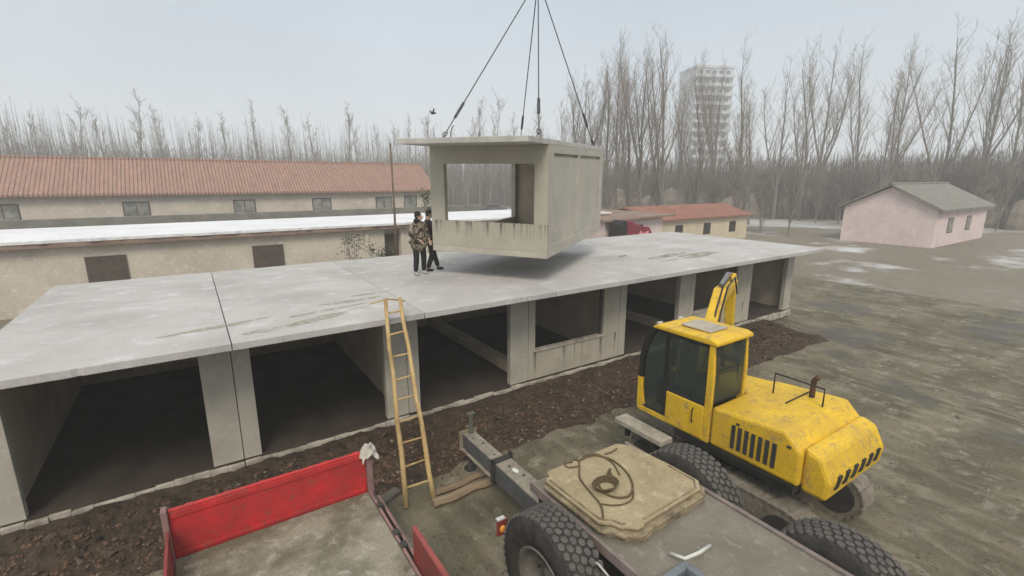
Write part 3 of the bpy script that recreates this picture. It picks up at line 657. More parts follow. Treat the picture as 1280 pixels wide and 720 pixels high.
# ------------------------------------------------------------------ yellow excavator
yel = mat('machine_yellow', (.72,.46,.015), (.55,.34,.03), 1.8, .5, .12, 25, c3=(.33,.22,.09), spec=.4, fine=.15, detail=12)
blk = mat('cab_black_frame', (.012,.012,.013), (.025,.024,.024), 4, .45, .1, 40)
gl = bpy.data.materials.new('tinted_glass'); gl.use_nodes = True; gb = gl.node_tree.nodes['Principled BSDF']
gb.inputs['Base Color'].default_value = (.30,.36,.33,1); gb.inputs['Roughness'].default_value = .04; gb.inputs['Transmission Weight'].default_value = .92; gb.inputs['IOR'].default_value = 1.25
trk = mat('muddy_track_pads', (.24,.215,.175), (.13,.11,.085), 3, .9, .5, 25, c3=(.30,.27,.23))
ex = empty('excavator', 'compact yellow excavator with black framed glass cab parked beside the building', 'excavator', (7.8,4.4,G))
def E_(mb, x0,x1,y0,y1,z0,z1): return mb.box(x0-7.8,x1-7.8,y0-4.4,y1-4.4,z0-G,z1-G)
def EP(mb, pts, a0, a1): return mb.prism([(y-4.4,z-G) for y,z in pts], a0-7.8, a1-7.8, 'x')
for x0 in (6.80, 8.55):
    tk = MB(); zc = .24; rr = .42
    loop = [(3.0+rr*0 + -rr*math.sin(a_), zc+rr*math.cos(a_)) for a_ in [math.pi*k/12 for k in range(13)]]
    loop = [(2.95-rr*math.sin(a_), zc+rr*math.cos(a_)) for a_ in [math.pi*k/12 for k in range(13)]] + [(5.55+rr*math.sin(a_), zc-rr*math.cos(a_)) for a_ in [math.pi*k/12 for k in range(13)]]
    inner = [(y*.0+ (y-4.36)*.955+4.36, (z-zc)*.86+zc) for y,z in loop]
    EP(tk, loop, x0, x0+.40); t_ = tk.build('track', trk, ex, bevel=.01)
    pd = MB(); per = []
    n_ = len(loop)
    tot = sum(math.dist(loop[i], loop[(i+1)%n_]) for i in range(n_)); npad = 52; step = tot/npad
    i = 0; acc = 0
    for k in range(npad):
        s_t = k*step
        i = 0; a_ = 0
        while True:
            d_ = math.dist(loop[i], loop[(i+1)%n_])
            if a_ + d_ >= s_t or i == n_-1: break
            a_ += d_; i += 1
        f_ = (s_t-a_)/max(d_,1e-6); p = [loop[i][j]+(loop[(i+1)%n_][j]-loop[i][j])*f_ for j in (0,1)]
        tx, tz = loop[(i+1)%n_][0]-loop[i][0], loop[(i+1)%n_][1]-loop[i][1]; an = math.atan2(tz, tx)
        mx_ = Matrix.Translation((x0+.2-7.8, p[0]-4.4, p[1]-G)) @ Matrix.Rotation(an,4,'X')
        pd.box(-.215,.215,-.05,.05,-.012,.016,mx_); pd.box(-.215,.215,-.012,.012,.016,.04,mx_)
    pd.build('track_pad', trk, t_)
    for y in (2.95,3.6,4.25,4.9,5.55):
        R_ = .3 if y in (2.95,5.55) else .13; zz = zc if R_ == .3 else zc-.24
        MB().tube([(x0-.02-7.8,y-4.4,zz-G),(x0+.42-7.8,y-4.4,zz-G)], R_, 20).build('track_roller', dark, t_)
E_(MB(), 6.53,6.85,5.0,6.14,.76,.86).build('step', mat('muddy_step',(.40,.37,.31),(.27,.24,.19),4,.9,.4,30), ex, bevel=.012)
for y in (5.2,5.9): E_(MB(), 6.66,6.74,y,y+.08,.50,.798).build('step_bracket', dark, ex)
uc = MB(); E_(uc, 7.21,8.54,3.6,5.1,.1,.6); uc.tube([(0,0,.6-G),(0,0,.95-G)], .5, 28); uc.build('undercarriage', dark, ex, bevel=.02)
hs_ = MB(); E_(hs_, 6.86,8.9,2.9,5.0,.92,1.06); E_(hs_, 7.95,8.9,4.9,5.6,.92,1.06); hs_.build('platform', blk, ex, bevel=.01)
en = MB(); EP(en, [(2.85,1.065),(4.3,1.065),(4.3,1.75),(3.1,1.85),(2.85,1.6)], 6.88, 8.88); eno = en.build('engine_hood', yel, ex, bevel=.05)
gr_ = MB()
for i in range(7): E_(gr_, 6.865,6.88,3.2+i*.11,3.26+i*.11,1.2,1.6)
gr_.build('vent_grille', dark, eno)
cw = MB(); EP(cw, [(2.5,1.0),(2.85,1.0),(2.85,1.7),(2.62,1.62),(2.46,1.3)], 6.95, 8.8); cw.build('counterweight', yel, ex, bevel=.06)
sb_ = MB(); EP(sb_, [(4.302,1.065),(5.55,1.065),(5.6,1.25),(5.2,1.62),(4.302,1.72)], 7.98, 8.88); sb_.build('side_box', yel, ex, bevel=.04)
# cab: u 6.86-7.86, v 4.32-5.9, z .95-2.9
cb = MB()
cabL, cabR = 6.86, 7.86
EP(cb, [(4.32,1.068),(5.84,1.068),(5.90,1.12),(5.90,1.18),(4.32,1.18)], cabL, cabR)
cab = cb.build('cab', yel, ex, bevel=.02)
for xx in (cabL, cabR-.06):
    s_3 = MB(); EP(s_3, [(5.70,1.182),(5.90,1.182),(5.905,1.75),(5.80,1.75),(5.76,1.35)], xx, xx+.07); s_3.build('corner_panel', yel, cab, bevel=.012)
    pl = MB(); EP(pl, [(5.80,1.752),(5.905,1.752),(5.88,2.2),(5.80,2.55),(5.62,2.80),(5.52,2.80),(5.68,2.5),(5.77,2.15)], xx, xx+.065); pl.build('front_pillar', blk, cab, bevel=.008)
    pl = MB(); EP(pl, [(4.32,1.182),(4.44,1.182),(4.44,2.80),(4.36,2.80),(4.32,2.3)], xx, xx+.07); pl.build('rear_pillar', yel, cab, bevel=.012)
dr = MB(); E_(dr, cabL-.012,cabL+.03,4.442,5.22,1.09,1.70); dro = dr.build('door_panel', yel, cab, bevel=.02)
hb = MB(); hb.tube([(cabL-.03-7.8,4.62-4.4,1.35-G),(cabL-.06-7.8,4.62-4.4,1.4-G),(cabL-.06-7.8,4.62-4.4,1.58-G),(cabL-.03-7.8,4.62-4.4,1.62-G)], .012, 6); hb.build('handle', blk, dro)
fr2 = MB(); E_(fr2, cabL-.005,cabL+.03,5.225,5.30,1.19,2.78); E_(fr2, cabL,cabL+.03,4.45,5.22,1.702,1.74); E_(fr2, cabL,cabL+.03,4.45,5.50,2.74,2.795); E_(fr2, cabL,cabL+.03,5.30,5.74,1.185,1.23); fr2.build('door_frame', blk, cab, bevel=.006)
wn = MB(); EP(wn, [(4.45,1.745),(5.222,1.745),(5.222,2.737),(4.45,2.737)], cabL+.008, cabL+.016); EP(wn, [(5.305,1.235),(5.68,1.235),(5.75,1.6),(5.74,2.2),(5.66,2.5),(5.50,2.735),(5.305,2.735)], cabL+.008, cabL+.016); wn.build('side_glass', gl, cab)
wf = MB(); E_(wf, cabL+.072,cabR-.07,5.885,5.893,1.19,1.75); wf.prism([(5.893-4.4,1.752-G),(5.885-4.4,1.752-G),(5.60-4.4,2.79-G),(5.61-4.4,2.79-G)], cabL+.07-7.8, cabR-.07-7.8, 'x'); wf.build('windscreen', gl, cab)
wr2 = MB(); E_(wr2, cabR-.02,cabR-.012,4.45,5.7,1.3,2.737); E_(wr2, cabL+.08,cabR-.08,4.345,4.353,1.75,2.75); wr2.build('rear_glass', gl, cab)
rfc = MB(); EP(rfc, [(4.28,2.802),(5.56,2.802),(5.62,2.825),(5.50,2.89),(4.40,2.91),(4.28,2.87)], cabL-.03, cabR+.02); rfo = rfc.build('cab_roof', yel, cab, bevel=.03)
E_(MB(), 7.1,7.6,4.6,5.2,2.912,2.945).build('roof_hatch', mat('beige_hatch',(.45,.40,.32),(.3,.27,.22),5,.7), rfo, bevel=.01)
for x_ in (7.0,7.6): E_(MB(), x_,x_+.12,5.60,5.66,2.81,2.87).build('work_lamp', mat('lamp_glass',(.45,.45,.43),None,rough=.2,bump=0), rfo, bevel=.01)
st = MB(); E_(st, 7.15,7.62,4.75,5.2,1.42,1.55); E_(st, 7.15,7.62,4.66,4.78,1.55,2.12); E_(st, 7.26,7.5,4.66,4.74,2.15,2.34); E_(st, 7.25,7.5,4.85,5.1,1.18,1.42); st.build('seat', mat('seat_fabric',(.035,.045,.04),(.02,.025,.022),6,.8), cab, bevel=.04)
cn = MB(); E_(cn, 7.2,7.55,5.55,5.72,1.18,1.75); E_(cn, 7.0,7.12,4.9,5.25,1.18,1.75); cn.tube([(7.06-7.8,5.15-4.4,1.75-G),(7.06-7.8,5.2-4.4,1.98-G)], .015, 6); cn.ell((7.06-7.8,5.2-4.4,2.0-G),(.025,.025,.035),8,6); cn.build('console', blk, cab, bevel=.02)
hr = MB()
hr.tube([(8.2-7.8,3.2-4.4,1.82-G),(8.2-7.8,3.2-4.4,2.15-G),(8.2-7.8,4.0-4.4,2.15-G),(8.2-7.8,4.0-4.4,1.75-G)], .016, 8); hr.build('handrail', blk, ex)
MB().tube([(8.5-7.8,3.5-4.4,1.8-G),(8.5-7.8,3.5-4.4,2.12-G),(8.5-7.8,3.44-4.4,2.2-G)], .045, 12).build('exhaust_pipe', rust, ex)
for k in range(2):
    E_(MB(), 6.872,6.879,3.0+k*.8,3.06+k*.8,1.62,1.66).build('latch', dark, eno)
E_(MB(), 7.9,8.84,3.62,3.635,1.06,1.83).build('panel_seam', dark, eno)
wsn = MB()
for k in range(6): wsn.prism([(7.1+k*.26-7.8,1.18-G),(7.2+k*.26-7.8,1.18-G),(7.3+k*.26-7.8,1.34-G),(7.2+k*.26-7.8,1.34-G)], 2.452-4.4, 2.50-4.4, 'y')
wsn.build('warning_stripe', blk, ex)
hz_ = MB()
for dy in (-.05,.05): hz_.tube([(.1,dy,1.5-G),(.3,dy-.12,2.1-G),(.62,dy-.11,2.75-G),(1.2,dy-.1,3.2-G),(2.1,dy-.08,3.25-G),(2.45,dy-.1,2.8-G)], .018, 6, mx=Matrix.Translation((8.35-7.8,5.55-4.4,0)) @ Matrix.Rotation(R(22),4,'Z'))
hz_.build('hydraulic_hose', blk, ex, smooth=True)
# boom swung to the far side, stick down, bucket on the ground
bx, by = 8.35, 5.55; ang = R(22); SW = Matrix.Translation((bx-7.8,by-4.4,0)) @ Matrix.Rotation(ang,4,'Z')
def BP(mb, pts, y0, y1): return mb.prism([(x,z-G) for x,z in pts], y0, y1, 'y', SW)
BP(MB(), [(-.2,.95),(.25,.95),(.3,1.45),(-.1,1.6)], -.16, .16).build('swing_post', blk, ex, bevel=.02)
BP(MB(), [(.0,1.2),(.25,1.2),(.75,2.35),(1.25,2.85),(2.5,2.95),(2.55,3.12),(1.15,3.15),(.5,2.6)], -.13, .13).build('boom', yel, ex, bevel=.03)
BP(MB(), [(2.2,3.15),(2.4,3.3),(2.62,3.1),(3.05,1.2),(2.95,1.02),(2.8,1.05),(2.4,2.8)], -.10, .10).build('stick', yel, ex, bevel=.02)
bu = MB(); BP(bu, [(2.75,1.1),(3.1,1.15),(3.25,.8),(3.15,.3),(2.8,-.05),(2.35,-.08),(2.45,.0),(2.8,.1),(2.98,.4),(2.95,.8),(2.7,.95)], -.35, .35); BP(bu, [(2.75,1.1),(3.1,1.12),(3.2,.8),(3.1,.3),(2.8,.0),(2.4,-.05),(2.6,.6)], -.352, -.33); BP(bu, [(2.75,1.1),(3.1,1.12),(3.2,.8),(3.1,.3),(2.8,.0),(2.4,-.05),(2.6,.6)], .33, .352)
bu.build('bucket', dark, ex, bevel=.01)
cy_ = MB(); cy_.tube([(.3,0,1.3-G),(.85,0,1.95-G)], .05, 12, mx=SW); cy_.tube([(.85,0,1.95-G),(1.2,0,2.78-G)], .028, 10, mx=SW); cy_.tube([(1.2,0,3.2-G),(1.9,0,3.35-G)], .05, 12, mx=SW); cy_.tube([(1.9,0,3.35-G),(2.4,0,3.28-G)], .028, 10, mx=SW); cy_.tube([(2.75,.0,2.6-G),(3.1,.0,1.3-G)], .035, 10, mx=SW)
cy_.build('hydraulic_ram', mat('ram_steel',(.25,.25,.25),None,rough=.35,metal=.7,bump=0), ex, smooth=False)

# ------------------------------------------------------------------ low buildings behind
cream = mat('cream_plaster', (.56,.50,.42), (.46,.41,.34), .8, .95, .2, 14, c3=(.62,.57,.50), bdist=.02)
pinkw = mat('pale_pink_plaster', (.68,.56,.54), (.58,.47,.45), .7, .95, .2, 14, c3=(.74,.65,.63), bdist=.02)
snow = mat('snow_covered_roof', (.72,.72,.74), (.62,.62,.63), .4, .9, .3, 8, bdist=.02)
brn = mat('brown_roof_felt', (.19,.12,.09), (.27,.20,.16), .9, .95, .3, 12, c3=(.25,.21,.18))
dkw = mat('dark_opening', (.035,.03,.027), None, rough=.9)
doorm = mat('weathered_brown_door', (.10,.075,.055), (.065,.05,.04), 3, .85, .3, 20)
tile = mat('old_red_tiles', (.42,.245,.19), (.34,.21,.165), .9, .9, .6, 5, c3=(.48,.35,.29), stretch=(3.2,.6,1), bdist=.05)
def tile_rows(m):
    nt = m.node_tree; N = nt.nodes; L = nt.links; b = N['Principled BSDF']; tc = N.new('ShaderNodeTexCoord')
    col = b.inputs['Base Color'].links[0].from_socket
    wv = N.new('ShaderNodeTexWave'); wv.bands_direction = 'X'; wv.inputs['Scale'].default_value = 1.3; wv.inputs['Distortion'].default_value = .3; L.new(tc.outputs['Object'], wv.inputs['Vector'])
    w2_ = N.new('ShaderNodeTexWave'); w2_.bands_direction = 'Y'; w2_.wave_profile = 'SAW'; w2_.inputs['Scale'].default_value = .9; w2_.inputs['Distortion'].default_value = .4; L.new(tc.outputs['Object'], w2_.inputs['Vector'])
    ad = N.new('ShaderNodeMath'); L.new(wv.outputs['Fac'], ad.inputs[0]); L.new(w2_.outputs['Fac'], ad.inputs[1])
    bp = N.new('ShaderNodeBump'); bp.inputs['Distance'].default_value = .12; bp.inputs['Strength'].default_value = 1; L.new(ad.outputs[0], bp.inputs['Height']); L.new(bp.outputs[0], b.inputs['Normal'])
tile_rows(tile)
gmm = mat('grey_ledge', (.23,.22,.19), (.16,.15,.13), 1.5, .95, .3, 20)
sh1 = empty('long_shed', 'long low cream shed with flat snow-covered roof and brown door behind the building', 'shed', (10,27.2,G))
def S1(mb,x0,x1,y0,y1,z0,z1): return mb.box(x0-10,x1-10,y0-27.2,y1-27.2,z0-G,z1-G)
wls = MB(); S1(wls,-24,9.35,27.6,34,G,2.68); S1(wls,10.35,27.2,27.6,34,G,2.68); S1(wls,9.352,10.348,28.1,34.0,G,2.68); wls.build('wall', cream, sh1)
S1(MB(), 9.36,10.34,28.02,28.09,G,2.3).build('door', doorm, sh1)
rs2 = random.Random(4); ed_ = [(-34.4+51.8*i/200, -.02+rs2.uniform(-.05,.10)+.25*max(0,noise.noise(Vector((i*.08,0,0))))) for i in range(201)]
MB().prism(ed_+[(17.4,7.4),(-34.4,7.4)], 2.88-G, 3.0-G, 'z').build('snow_layer', snow, S1(MB(), -24.3,27.3,27.25,34.6,2.685,2.875).build('roof', brn, sh1))
for x in (-20,-12,-4,2.5,13.5,18,22):
    S1(MB(), x,x+1.3,27.57,27.598,.9,2.1).build('window', dkw, S1(MB(), x-.07,x+1.37,27.54,27.568,.83,2.17).build('window_frame', doorm, sh1) )
S1(MB(), 8.2,8.4,27.5,27.598,G,2.68).build('pilaster', cream, sh1)
# parapet wall behind it
tag(MB().box(-25,22,38,38.3,G,3.25).build('garden_wall', gmm, bevel=.02), 'long grey wall between the snowy shed roof and the red tiled house', 'wall')
# pink shed
sh2 = empty('pink_shed', 'small pale pink shed with brown flat roof and one dark window, at the right', 'shed', (28,25,G))
def S2(mb,x0,x1,y0,y1,z0,z1): return mb.box(x0-28,x1-28,y0-25,y1-25,z0-G,z1-G)
S2(MB(), 24.6,30.8,25,32,G,2.55).build('wall', pinkw, sh2)
k_ = MB(); k_.prism([(24.6-.3-28,2.56-G),(31.6-28,2.72-G),(31.6-28,2.86-G),(24.3-28,2.70-G)], -.6, 8, 'y'); k_.build('roof', brn, sh2)
S2(MB(), 27.65,28.55,24.96,24.998,1.55,2.15).build('window', dkw, S2(MB(), 27.55,28.65,24.93,24.958,1.47,1.546).build('window_sill', gmm, sh2))
# cream outhouse further right
sh3 = empty('cream_outhouse', 'low cream outhouse with rust-brown roof to the right of the pink shed', 'outhouse', (36,28,G))
def S3(mb,x0,x1,y0,y1,z0,z1): return mb.box(x0-36,x1-36,y0-28,y1-28,z0-G,z1-G)
S3(MB(), 32,46,27,33,G,2.05).build('wall', mat('yellowish_plaster',(.60,.52,.38),(.5,.43,.31),.8,.95,.2,14), sh3)
k_ = MB(); k_.prism([(-1.4,2.06-G),(2,3.0-G),(5.3,2.06-G),(5.3,2.2-G),(2,3.14-G),(-1.4,2.2-G)], -4.3, 10.3, 'x'); k_.build('roof', mat('rust_roof',(.30,.13,.09),(.20,.10,.07),1.2,.9,.4,9), sh3)
for x in (35,39,43): S3(MB(), x,x+1,26.95,26.998,.6,1.6).build('window', dkw, sh3)
# red tiled house
def gable(name, label, x0,x1,y0,y1,ze,zr,wm,rm_,wins,grp=None):
    t = empty(name, label, 'house', ((x0+x1)/2,(y0+y1)/2,G), 0, grp); cx, cy = (x0+x1)/2,(y0+y1)/2
    MB().box(x0-cx,x1-cx,y0-cy,y1-cy,0,ze-G-.02).build('wall', wm, t)
    ym = 0; hy = (y1-y0)/2
    g_ = MB(); g_.prism([(-hy,ze-G-.018),(0,zr-G-.15),(hy,ze-G-.018)], x0-cx+.05, x1-cx-.05, 'x'); g_.build('gable', wm, t)
    r_ = MB(); r_.prism([(-hy-.5,ze-G-.25),(0,zr-G-.02),(hy+.5,ze-G-.25),(hy+.5,ze-G-.08),(0,zr-G+.12),(-hy-.5,ze-G-.08)], x0-cx-.4, x1-cx+.4, 'x'); ro = r_.build('roof', rm_, t)
    MB().tube([(x0-cx-.4,0,zr-G+.12),(x1-cx+.4,0,zr-G+.12)], .12, 8).build('ridge', rm_, ro)
    for (wx, wz0, wz1, ww) in wins:
        f_ = MB().box(wx-cx,wx+ww-cx,y0-cy-.03,y0-cy-.002,wz0-G,wz1-G).build('window', doorm, t)
        MB().box(wx+.08-cx,wx+ww/2-.03-cx,y0-cy-.05,y0-cy-.032,wz0+.08-G,wz1-.08-G).box(wx+ww/2+.03-cx,wx+ww-.08-cx,y0-cy-.05,y0-cy-.032,wz0+.08-G,wz1-.08-G).build('pane', mat('old_pane',(.30,.30,.27),(.12,.12,.11),2,.3,.0,20,spec=.5), f_)
    return t
gable('tiled_house', 'long house with faded red tiled roof and cream wall under the bare trees', -24, 20.2, 45, 51.5, 4.6, 6.9, cream, tile, [(14.6,2.6,3.9,1.6),(17.4,2.7,4.0,1.3),(9,2.6,3.9,1.6),(3,2.6,3.9,1.6),(-4,2.6,3.9,1.6),(-11,2.6,3.9,1.6)])
gable('tiled_house', 'smaller brown tiled house far left beyond the end of the snowy shed', -46, -28, 38, 45, 3.4, 5.6, cream, mat('brown_tiles',(.19,.11,.085),(.15,.09,.07),.9,.9,.6,5,stretch=(3.2,.6,1)), [(-42,1,2.3,1.4),(-36,1,2.3,1.4)])
gable('brick_house', 'grey roofed house standing alone at the far right of the yard', 52, 66, 14, 21, 3.1, 5.0, pinkw, gmm, [(55,.9,2.2,1.4),(60,.9,2.2,1.4)])
# pale boxes / cars beyond on the snowy path
def car(label, px, d_, m_c):
    p = polar(px, d_); c = empty('parked_car', label, 'car', (p.x,p.y,G), R(-30), 'cars on the snowy path')
    MB().prism([(-2.1,.35),(2.1,.35),(2.15,.8),(1.2,.95),(.7,1.42),(-1.2,1.45),(-1.9,.95),(-2.15,.85)], -.85, .85, 'y').build('body', m_c, c, bevel=.08)
    MB().prism([(1.05,.96),(.64,1.36),(-1.12,1.38),(-1.7,.96)], -.87, .87, 'y').build('window', dkw, c)
    for x in (-1.3,1.3):
        for y in (-.8,.8): MB().tube([(x,y-.1,.33),(x,y+.1,.33)], .33, 16).build('wheel', rub, c)
dcar = mat('dark_car_paint',(.05,.055,.06),None,rough=.35,bump=0,spec=.5); bcar = mat('brown_car_paint',(.10,.08,.07),None,rough=.4,bump=0)
car('dark parked car on the snow beyond the pink shed', 779, 84, dcar)
car('dark car seen through the hanging window, at the left of the two', 592, 88, dcar)
car('brownish car seen through the hanging window, at the right of the two', 618, 88, bcar)
# covered cargo tricycle
tc_ = empty('cargo_tricycle', 'small cargo tricycle under a maroon cover with a dark open cab, by the pink shed', 'tricycle', (26.15,24.0,G)); tc_.scale = (1.05,1.1,1.24)
mar = mat('maroon_cover', (.22,.02,.04), (.15,.014,.028), 2, .6, .5, 6, bdist=.05)
MB().prism([(-.9,.5),(1.5,.5),(1.6,1.0),(1.5,1.55),(1.2,1.9),(.3,2.0),(-.7,2.35),(-.9,2.3)], -.6, .6, 'y').build('cover', mar, tc_, bevel=.08)
MB().prism([(-1.45,.3),(-.92,.3),(-.92,2.32),(-1.25,2.36),(-1.42,2.1),(-1.5,1.2)], -.55, .55, 'y').build('cab', mat('black_cab',(.015,.012,.012),None,rough=.5), tc_, bevel=.04)
MB().box(-1.5,1.5,-.5,.5,.35,.499).build('load_bed', dark, tc_)
MB().prism([(-.1,1.3),(.5,1.37),(1.1,1.45),(1.05,1.7),(.55,1.56),(.3,1.74),(.1,1.5),(-.15,1.48)], -.64, -.602, 'y').box(-.45,-.25,-.64,-.602,1.1,1.4).build('pink_patch', mat('pink_patch',(.72,.30,.34),(.6,.2,.25),5,.6), tc_)
MB().box(-1.36,-1.2,-.575,-.552,1.3,1.5).build('lamp', mat('pale_lamp',(.6,.55,.5),None,rough=.4), tc_)
for x, y in ((-1.15,0),(1.0,-.5),(1.0,.5)): MB().tube([(x,y-.08,.3),(x,y+.08,.3)], .3, 18).build('wheel', rub, tc_)
# utility pole
up = MB(); up.tube([(0,0,0),(.03,0,4),(.0,0,7.5)], [.075,.06,.045], 8)
tag(up.build('utility_pole', mat('grey_brown_pole',(.16,.115,.085),(.11,.08,.06),3,.9,.3), smooth=True, loc=(9.07,25,G)), 'thin bare wooden pole rising in front of the snowy shed', 'pole')
# apartment tower far off
tp = polar(872,200); tw = empty('apartment_tower', 'tall pale apartment tower with stacked balconies far beyond the trees', 'tower', (tp.x,tp.y,G), R(-25))
pale = mat('pale_render',(.52,.53,.55),(.45,.46,.48),.3,.9,.1,5)
MB().box(-7,7,-6,6,0,44).build('wall', pale, tw)
for k in range(14):
    MB().box(-7.9,6.9,-7.2,-6.01,1.2+k*3.05,2.2+k*3.05).build('balcony', pale, tw)
    for q in range(5): MB().box(-6.3+q*2.6,-4.7+q*2.6,-6.06,-6.005,2.3+k*3.05,3.6+k*3.05).build('window', mat('grey_glazing',(.12,.14,.16),None,rough=.3,bump=0), tw)
MB().box(-7.3,7.3,-6.3,6.3,44,44.8).build('roof', pale, tw)

# ------------------------------------------------------------------ vegetation
bark = mat('grey_bark', (.23,.21,.18), (.15,.135,.115), 4, .95, 0, 20)
twig = mat('bare_twigs', (.27,.24,.21), (.20,.175,.15), 1, .95, 0, 20, fine=0)
def bare_tree(seed, H, vase=.32, n1=16, n2=5, n3=4, r0=.11, tw_r=.012, base=.12, fork=0):
    rr = random.Random(seed); tr_ = MB(); cr_ = MB()
    def path(p, d, L_, n, jit, grav):
        pts = [Vector(p)]; d = Vector(d).normalized()
        for i in range(n):
            d = (d + Vector((rr.gauss(0,jit), rr.gauss(0,jit), rr.gauss(0,jit)*.5 + grav))).normalized(); pts.append(pts[-1] + d*L_/n)
        return pts
    stems = [path((0,0,0), (rr.gauss(0,.03),rr.gauss(0,.03),1), H, 12, .035, .03)]
    for _ in range(fork): 
        k = stems[0][rr.randint(2,4)]; a = rr.uniform(0,6.28); stems.append(path(k, (.35*math.cos(a),.35*math.sin(a),1), H*.72, 10, .04, .05))
    for si, st_ in enumerate(stems):
        n = len(st_); ra = r0 if si == 0 else r0*.6
        tr_.tube(st_, [ra*(1-.93*i/(n-1))+.01 for i in range(n)], 7)
        for k in range(n1):
            t = base + (1-base)*(k+rr.random())/n1; f = t*(n-1); i = min(int(f), n-2); p = st_[i].lerp(st_[i+1], f-i)
            a = rr.uniform(0,6.28); sp_2 = vase*rr.uniform(.7,1.5); L1 = H*rr.uniform(.16,.34)*(1.15-t*.75)
            b1 = path(p, (math.cos(a)*sp_2, math.sin(a)*sp_2, .8), L1, 5, .10, .10); r1 = ra*(1-.9*t)*.42+.008
            cr_.tube(b1, [r1*(1-.7*q/5) for q in range(6)], 4, caps=False)
            for m_1 in range(n2):
                f2 = rr.uniform(.8,4.9); i2 = int(f2); p2 = b1[i2].lerp(b1[min(i2+1,5)], f2-i2)
                d2 = Vector((rr.gauss(0,.5), rr.gauss(0,.5), .75)); b2 = path(p2, d2, L1*rr.uniform(.35,.65), 3, .14, .10)
                cr_.tube(b2, [tw_r, tw_r*.8, tw_r*.6, tw_r*.4], 3, caps=False)
                for _ in range(n3):
                    f3 = rr.uniform(.4,2.9); i3 = int(f3); p3 = b2[i3].lerp(b2[min(i3+1,3)], f3-i3)
                    b3 = path(p3, (rr.gauss(0,.5), rr.gauss(0,.5), .7), L1*rr.uniform(.18,.35), 2, .15, .08)
                    cr_.tube(b3, [tw_r*.6, tw_r*.5, tw_r*.3], 3, caps=False)
    def me(b, nm, m_):
        x = bpy.data.meshes.new(nm); x.from_pydata(b.v, [], b.f); x.materials.append(m_); return x
    return me(tr_,'trunk',bark), me(cr_,'crown',twig)
def plant(proto, loc, s_, rz, name, label, cat, grp):
    t = empty(name, label, cat, loc, rz, grp); t.scale = (s_,)*3
    for nm, me_ in zip(('trunk','crown'), proto):
        o = bpy.data.objects.new(nm, me_); COL.objects.link(o); o.parent = t
    return t
P_pop = [bare_tree(11+i, 14, .26, 19, 4, 3, .15, .011, .2, fork=1+i%3) for i in range(5)]
P_far = [bare_tree(31+i, 12, .17, 16, 4, 3, .12, .024, .10) for i in range(4)]
P_bush = [bare_tree(51+i, 5.0, .5, 12, 5, 3, .05, .011, .02, fork=4) for i in range(4)]
rt = random.Random(5)
# tall poplars behind the pink shed: bearing, distance, height
right = [(706,50,9.0,'short leftmost'),(718,48,11.5,''),(731,50,12.6,''),(744,47,13.0,''),(757,51,14.2,''),(771,46,13.6,''),(786,50,14.6,''),(801,47,14.2,''),(815,52,14.8,''),(830,46,15.0,''),
         (850,57,13.5,''),(872,47,12.6,''),(893,60,15,''),(925,49,14,''),(941,55,11.4,''),(972,64,15.2,''),(1004,50,12.2,''),(1021,58,14.6,''),(1068,66,15.6,''),(1101,51,11.8,''),(1118,60,14,''),(1172,53,13.6,''),(1229,64,15,''),(1262,52,12.2,'')]
ords = ['first','second','third','fourth','fifth','sixth','seventh','eighth','ninth','tenth','eleventh','twelfth','thirteenth','fourteenth','fifteenth','sixteenth','seventeenth','eighteenth','nineteenth','twentieth','twenty-first','twenty-second','twenty-third','twenty-fourth','twenty-fifth','twenty-sixth','twenty-seventh','twenty-eighth','twenty-ninth','thirtieth']
for i, (px, d_, h_, _) in enumerate(right):
    k_ = 1.27 if px < 1000 else 1.6; d_ *= k_; h_ *= k_*.98
    p = polar(px, d_); p.z = G
    plant(P_pop[i%5], p, h_/14*1.06, rt.uniform(0,6.28), 'bare_poplar', f'tall bare poplar, {ords[i]} from the left in the row behind the hanging module', 'poplar', 'bare poplars at the right')
left = [20,62,98,140,172,214,250,292,330,366,402,438,452,470,486,503,516,530,548,566,584,600,612,630,650,668,684]
for i, px in enumerate(left):
    d_ = rt.uniform(84,100); p = polar(px, d_); p.z = G; h_ = 14.8 + rt.uniform(-1.6,1.3) + (5.5 if px in (600,612) else 0)
    plant(P_far[i%4], p, h_/12, rt.uniform(0,6.28), 'distant_tree', f'pale distant bare tree, {ords[i]} from the left of the line above the red roof', 'tree', 'distant bare trees at the left')
bi = 0
for px in list(range(694, 1280, 33)):
    d_ = rt.uniform(55,61)*(1 if px < 1000 else 1.28); p = polar(px + rt.uniform(-5,5), d_); p.z = G
    plant(P_bush[bi%4], p, rt.uniform(1.2,1.75), rt.uniform(0,6.28), 'bare_shrub', f'tangled bare shrub, {ords[bi]} from the left under the poplars', 'shrub', 'bare shrubs under the poplars'); bi += 1
# far wood: an uncountable belt of thin stems
fw_ = MB()
for _ in range(15000):
    px = rt.uniform(-40,1330); d_ = rt.uniform(104,150) if px < 690 else rt.uniform(82,120)
    p = polar(px, d_); h_ = (rt.uniform(7,12) if rt.random() < .8 else rt.uniform(12,17.5)) if px < 690 else rt.uniform(5,10); r_ = rt.uniform(.03,.065)
    q = p + Vector((rt.gauss(0,.5), rt.gauss(0,.5), h_)); p.z = G; m__ = p.lerp(q,.5) + Vector((rt.gauss(0,.2),rt.gauss(0,.2),0))
    fw_.tube([p, m__, q], [r_, r_*.8, r_*.3], 3, caps=False)
    for _ in range(4):
        a_ = p.lerp(q, rt.uniform(.3,.8)); fw_.tube([a_, a_+Vector((rt.gauss(0,.8), rt.gauss(0,.8), rt.uniform(.8,2.2)))], [r_*.5, r_*.2], 3, caps=False)
fw_.build('bare_wood', mat('far_twigs',(.19,.165,.14),(.14,.12,.10),.05,.95,0,20,fine=0), kind='stuff')
hd = MB()   # low scrub closing the view at the wood's foot
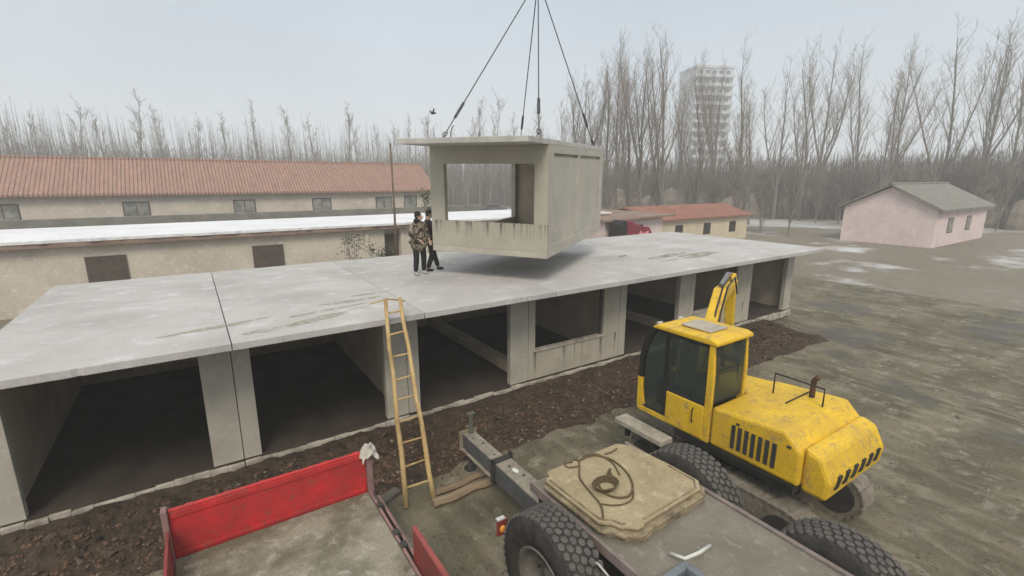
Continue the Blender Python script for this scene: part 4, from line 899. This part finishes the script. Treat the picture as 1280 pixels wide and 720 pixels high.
for px in range(-60,1360,6):
    d_ = 118 if px < 690 else 88
    p = polar(px, d_+rt.uniform(-6,6)); hd.ell((p.x,p.y,G+.6), (rt.uniform(2,3.5),rt.uniform(1,2),rt.uniform(2.0,3.4) + (2.2 if px < 690 else 1.0)*rt.random()), 9, 6)
ho = hd.build('scrub', mat('scrub_brown',(.24,.21,.17),(.17,.15,.12),.8,.95,1,3,bdist=.3), kind='stuff')
# leafy evergreen shrubs by the shed
leafm = mat('evergreen_leaf', (.035,.055,.022), (.055,.08,.03), 2, .7, 0, 20)
def leafy(label, loc, h_, rad, zc, n=700, seed=1):
    rr = random.Random(seed); t = empty('evergreen_shrub', label, 'shrub', loc, 0, 'evergreen shrubs')
    tr_ = MB(); cr_ = MB()
    tips = []
    for i in range(14):
        a = rr.uniform(0,6.28); q = Vector((math.cos(a)*rad*rr.uniform(.2,.9), math.sin(a)*rad*rr.uniform(.2,.9), zc+rr.uniform(.0,1)*(h_-zc)))
        tr_.tube([(0,0,0),(q.x*.2,q.y*.2,zc*.6),q], [.03,.02,.006], 5); tips.append(q)
    tr_.build('trunk', bark, t)
    for i in range(n):
        c = rr.choice(tips) + Vector((rr.gauss(0,.16), rr.gauss(0,.16), rr.gauss(0,.16))); L_ = rr.uniform(.05,.11)
        qd = Vector((rr.gauss(0,1),rr.gauss(0,1),rr.gauss(.5,.7))).normalized(); s_1 = qd.cross(Vector((rr.random(),rr.random(),rr.random()))).normalized()*L_*.35
        cr_.add([c, c+qd*L_*.5+s_1, c+qd*L_, c+qd*L_*.5-s_1], [(0,1,2,3)])
    cr_.build('foliage', leafm, t)
leafy('dark evergreen shrub behind the roof, in front of the brown shed door', (7.6,23.2,G), 2.6, .85, 1.2, 1500, 1)
leafy('small evergreen shrub behind the roof at the left, by the shed wall', (6.4,23.6,G), 2.9, .45, 1.3, 600, 2)
leafy('slender evergreen sapling whose top shows beside the hanging module corner', (11.3,25.6,G), 4.95, .4, 3.9, 420, 3)
# bird
bd = MB(); bd.ell((0,0,0),(.16,.07,.06),10,7); bd.ell((.15,0,.04),(.05,.045,.045),8,6); bd.tube([(.19,0,.04),(.24,0,.03)],[.012,.003],5); bd.add([(-.12,0,0),(-.30,.05,-.02),(-.30,-.05,-.02)],[(0,1,2)]); bd.add([(.05,.04,.03),(-.08,.04,.03),(-.1,.36,.17),(0,.32,.19)],[(0,1,2,3)]); bd.add([(.05,-.04,.03),(-.08,-.04,.03),(-.1,-.3,.22),(0,-.27,.24)],[(0,1,2,3)])
bp_ = polar(544,30); tag(bd.build('bird', black, loc=(bp_.x,bp_.y,CAMZ+30*78/615), smooth=True), 'small dark bird flying left of the crane cables', 'bird')

# ------------------------------------------------------------------ air
hz = MB().box(-440,440,-440,440,G-1,52).build('haze', bpy.data.materials.new('haze_air'), kind='stuff')
hmz = hz.data.materials[0]; hmz.use_nodes = True; nt = hmz.node_tree; nt.nodes.remove(nt.nodes['Principled BSDF'])
pv = nt.nodes.new('ShaderNodeVolumePrincipled'); pv.inputs['Density'].default_value = .0023; pv.inputs['Color'].default_value = (.97,.985,1,1); pv.inputs['Anisotropy'].default_value = 0
nt.links.new(pv.outputs[0], nt.nodes['Material Output'].inputs['Volume'])
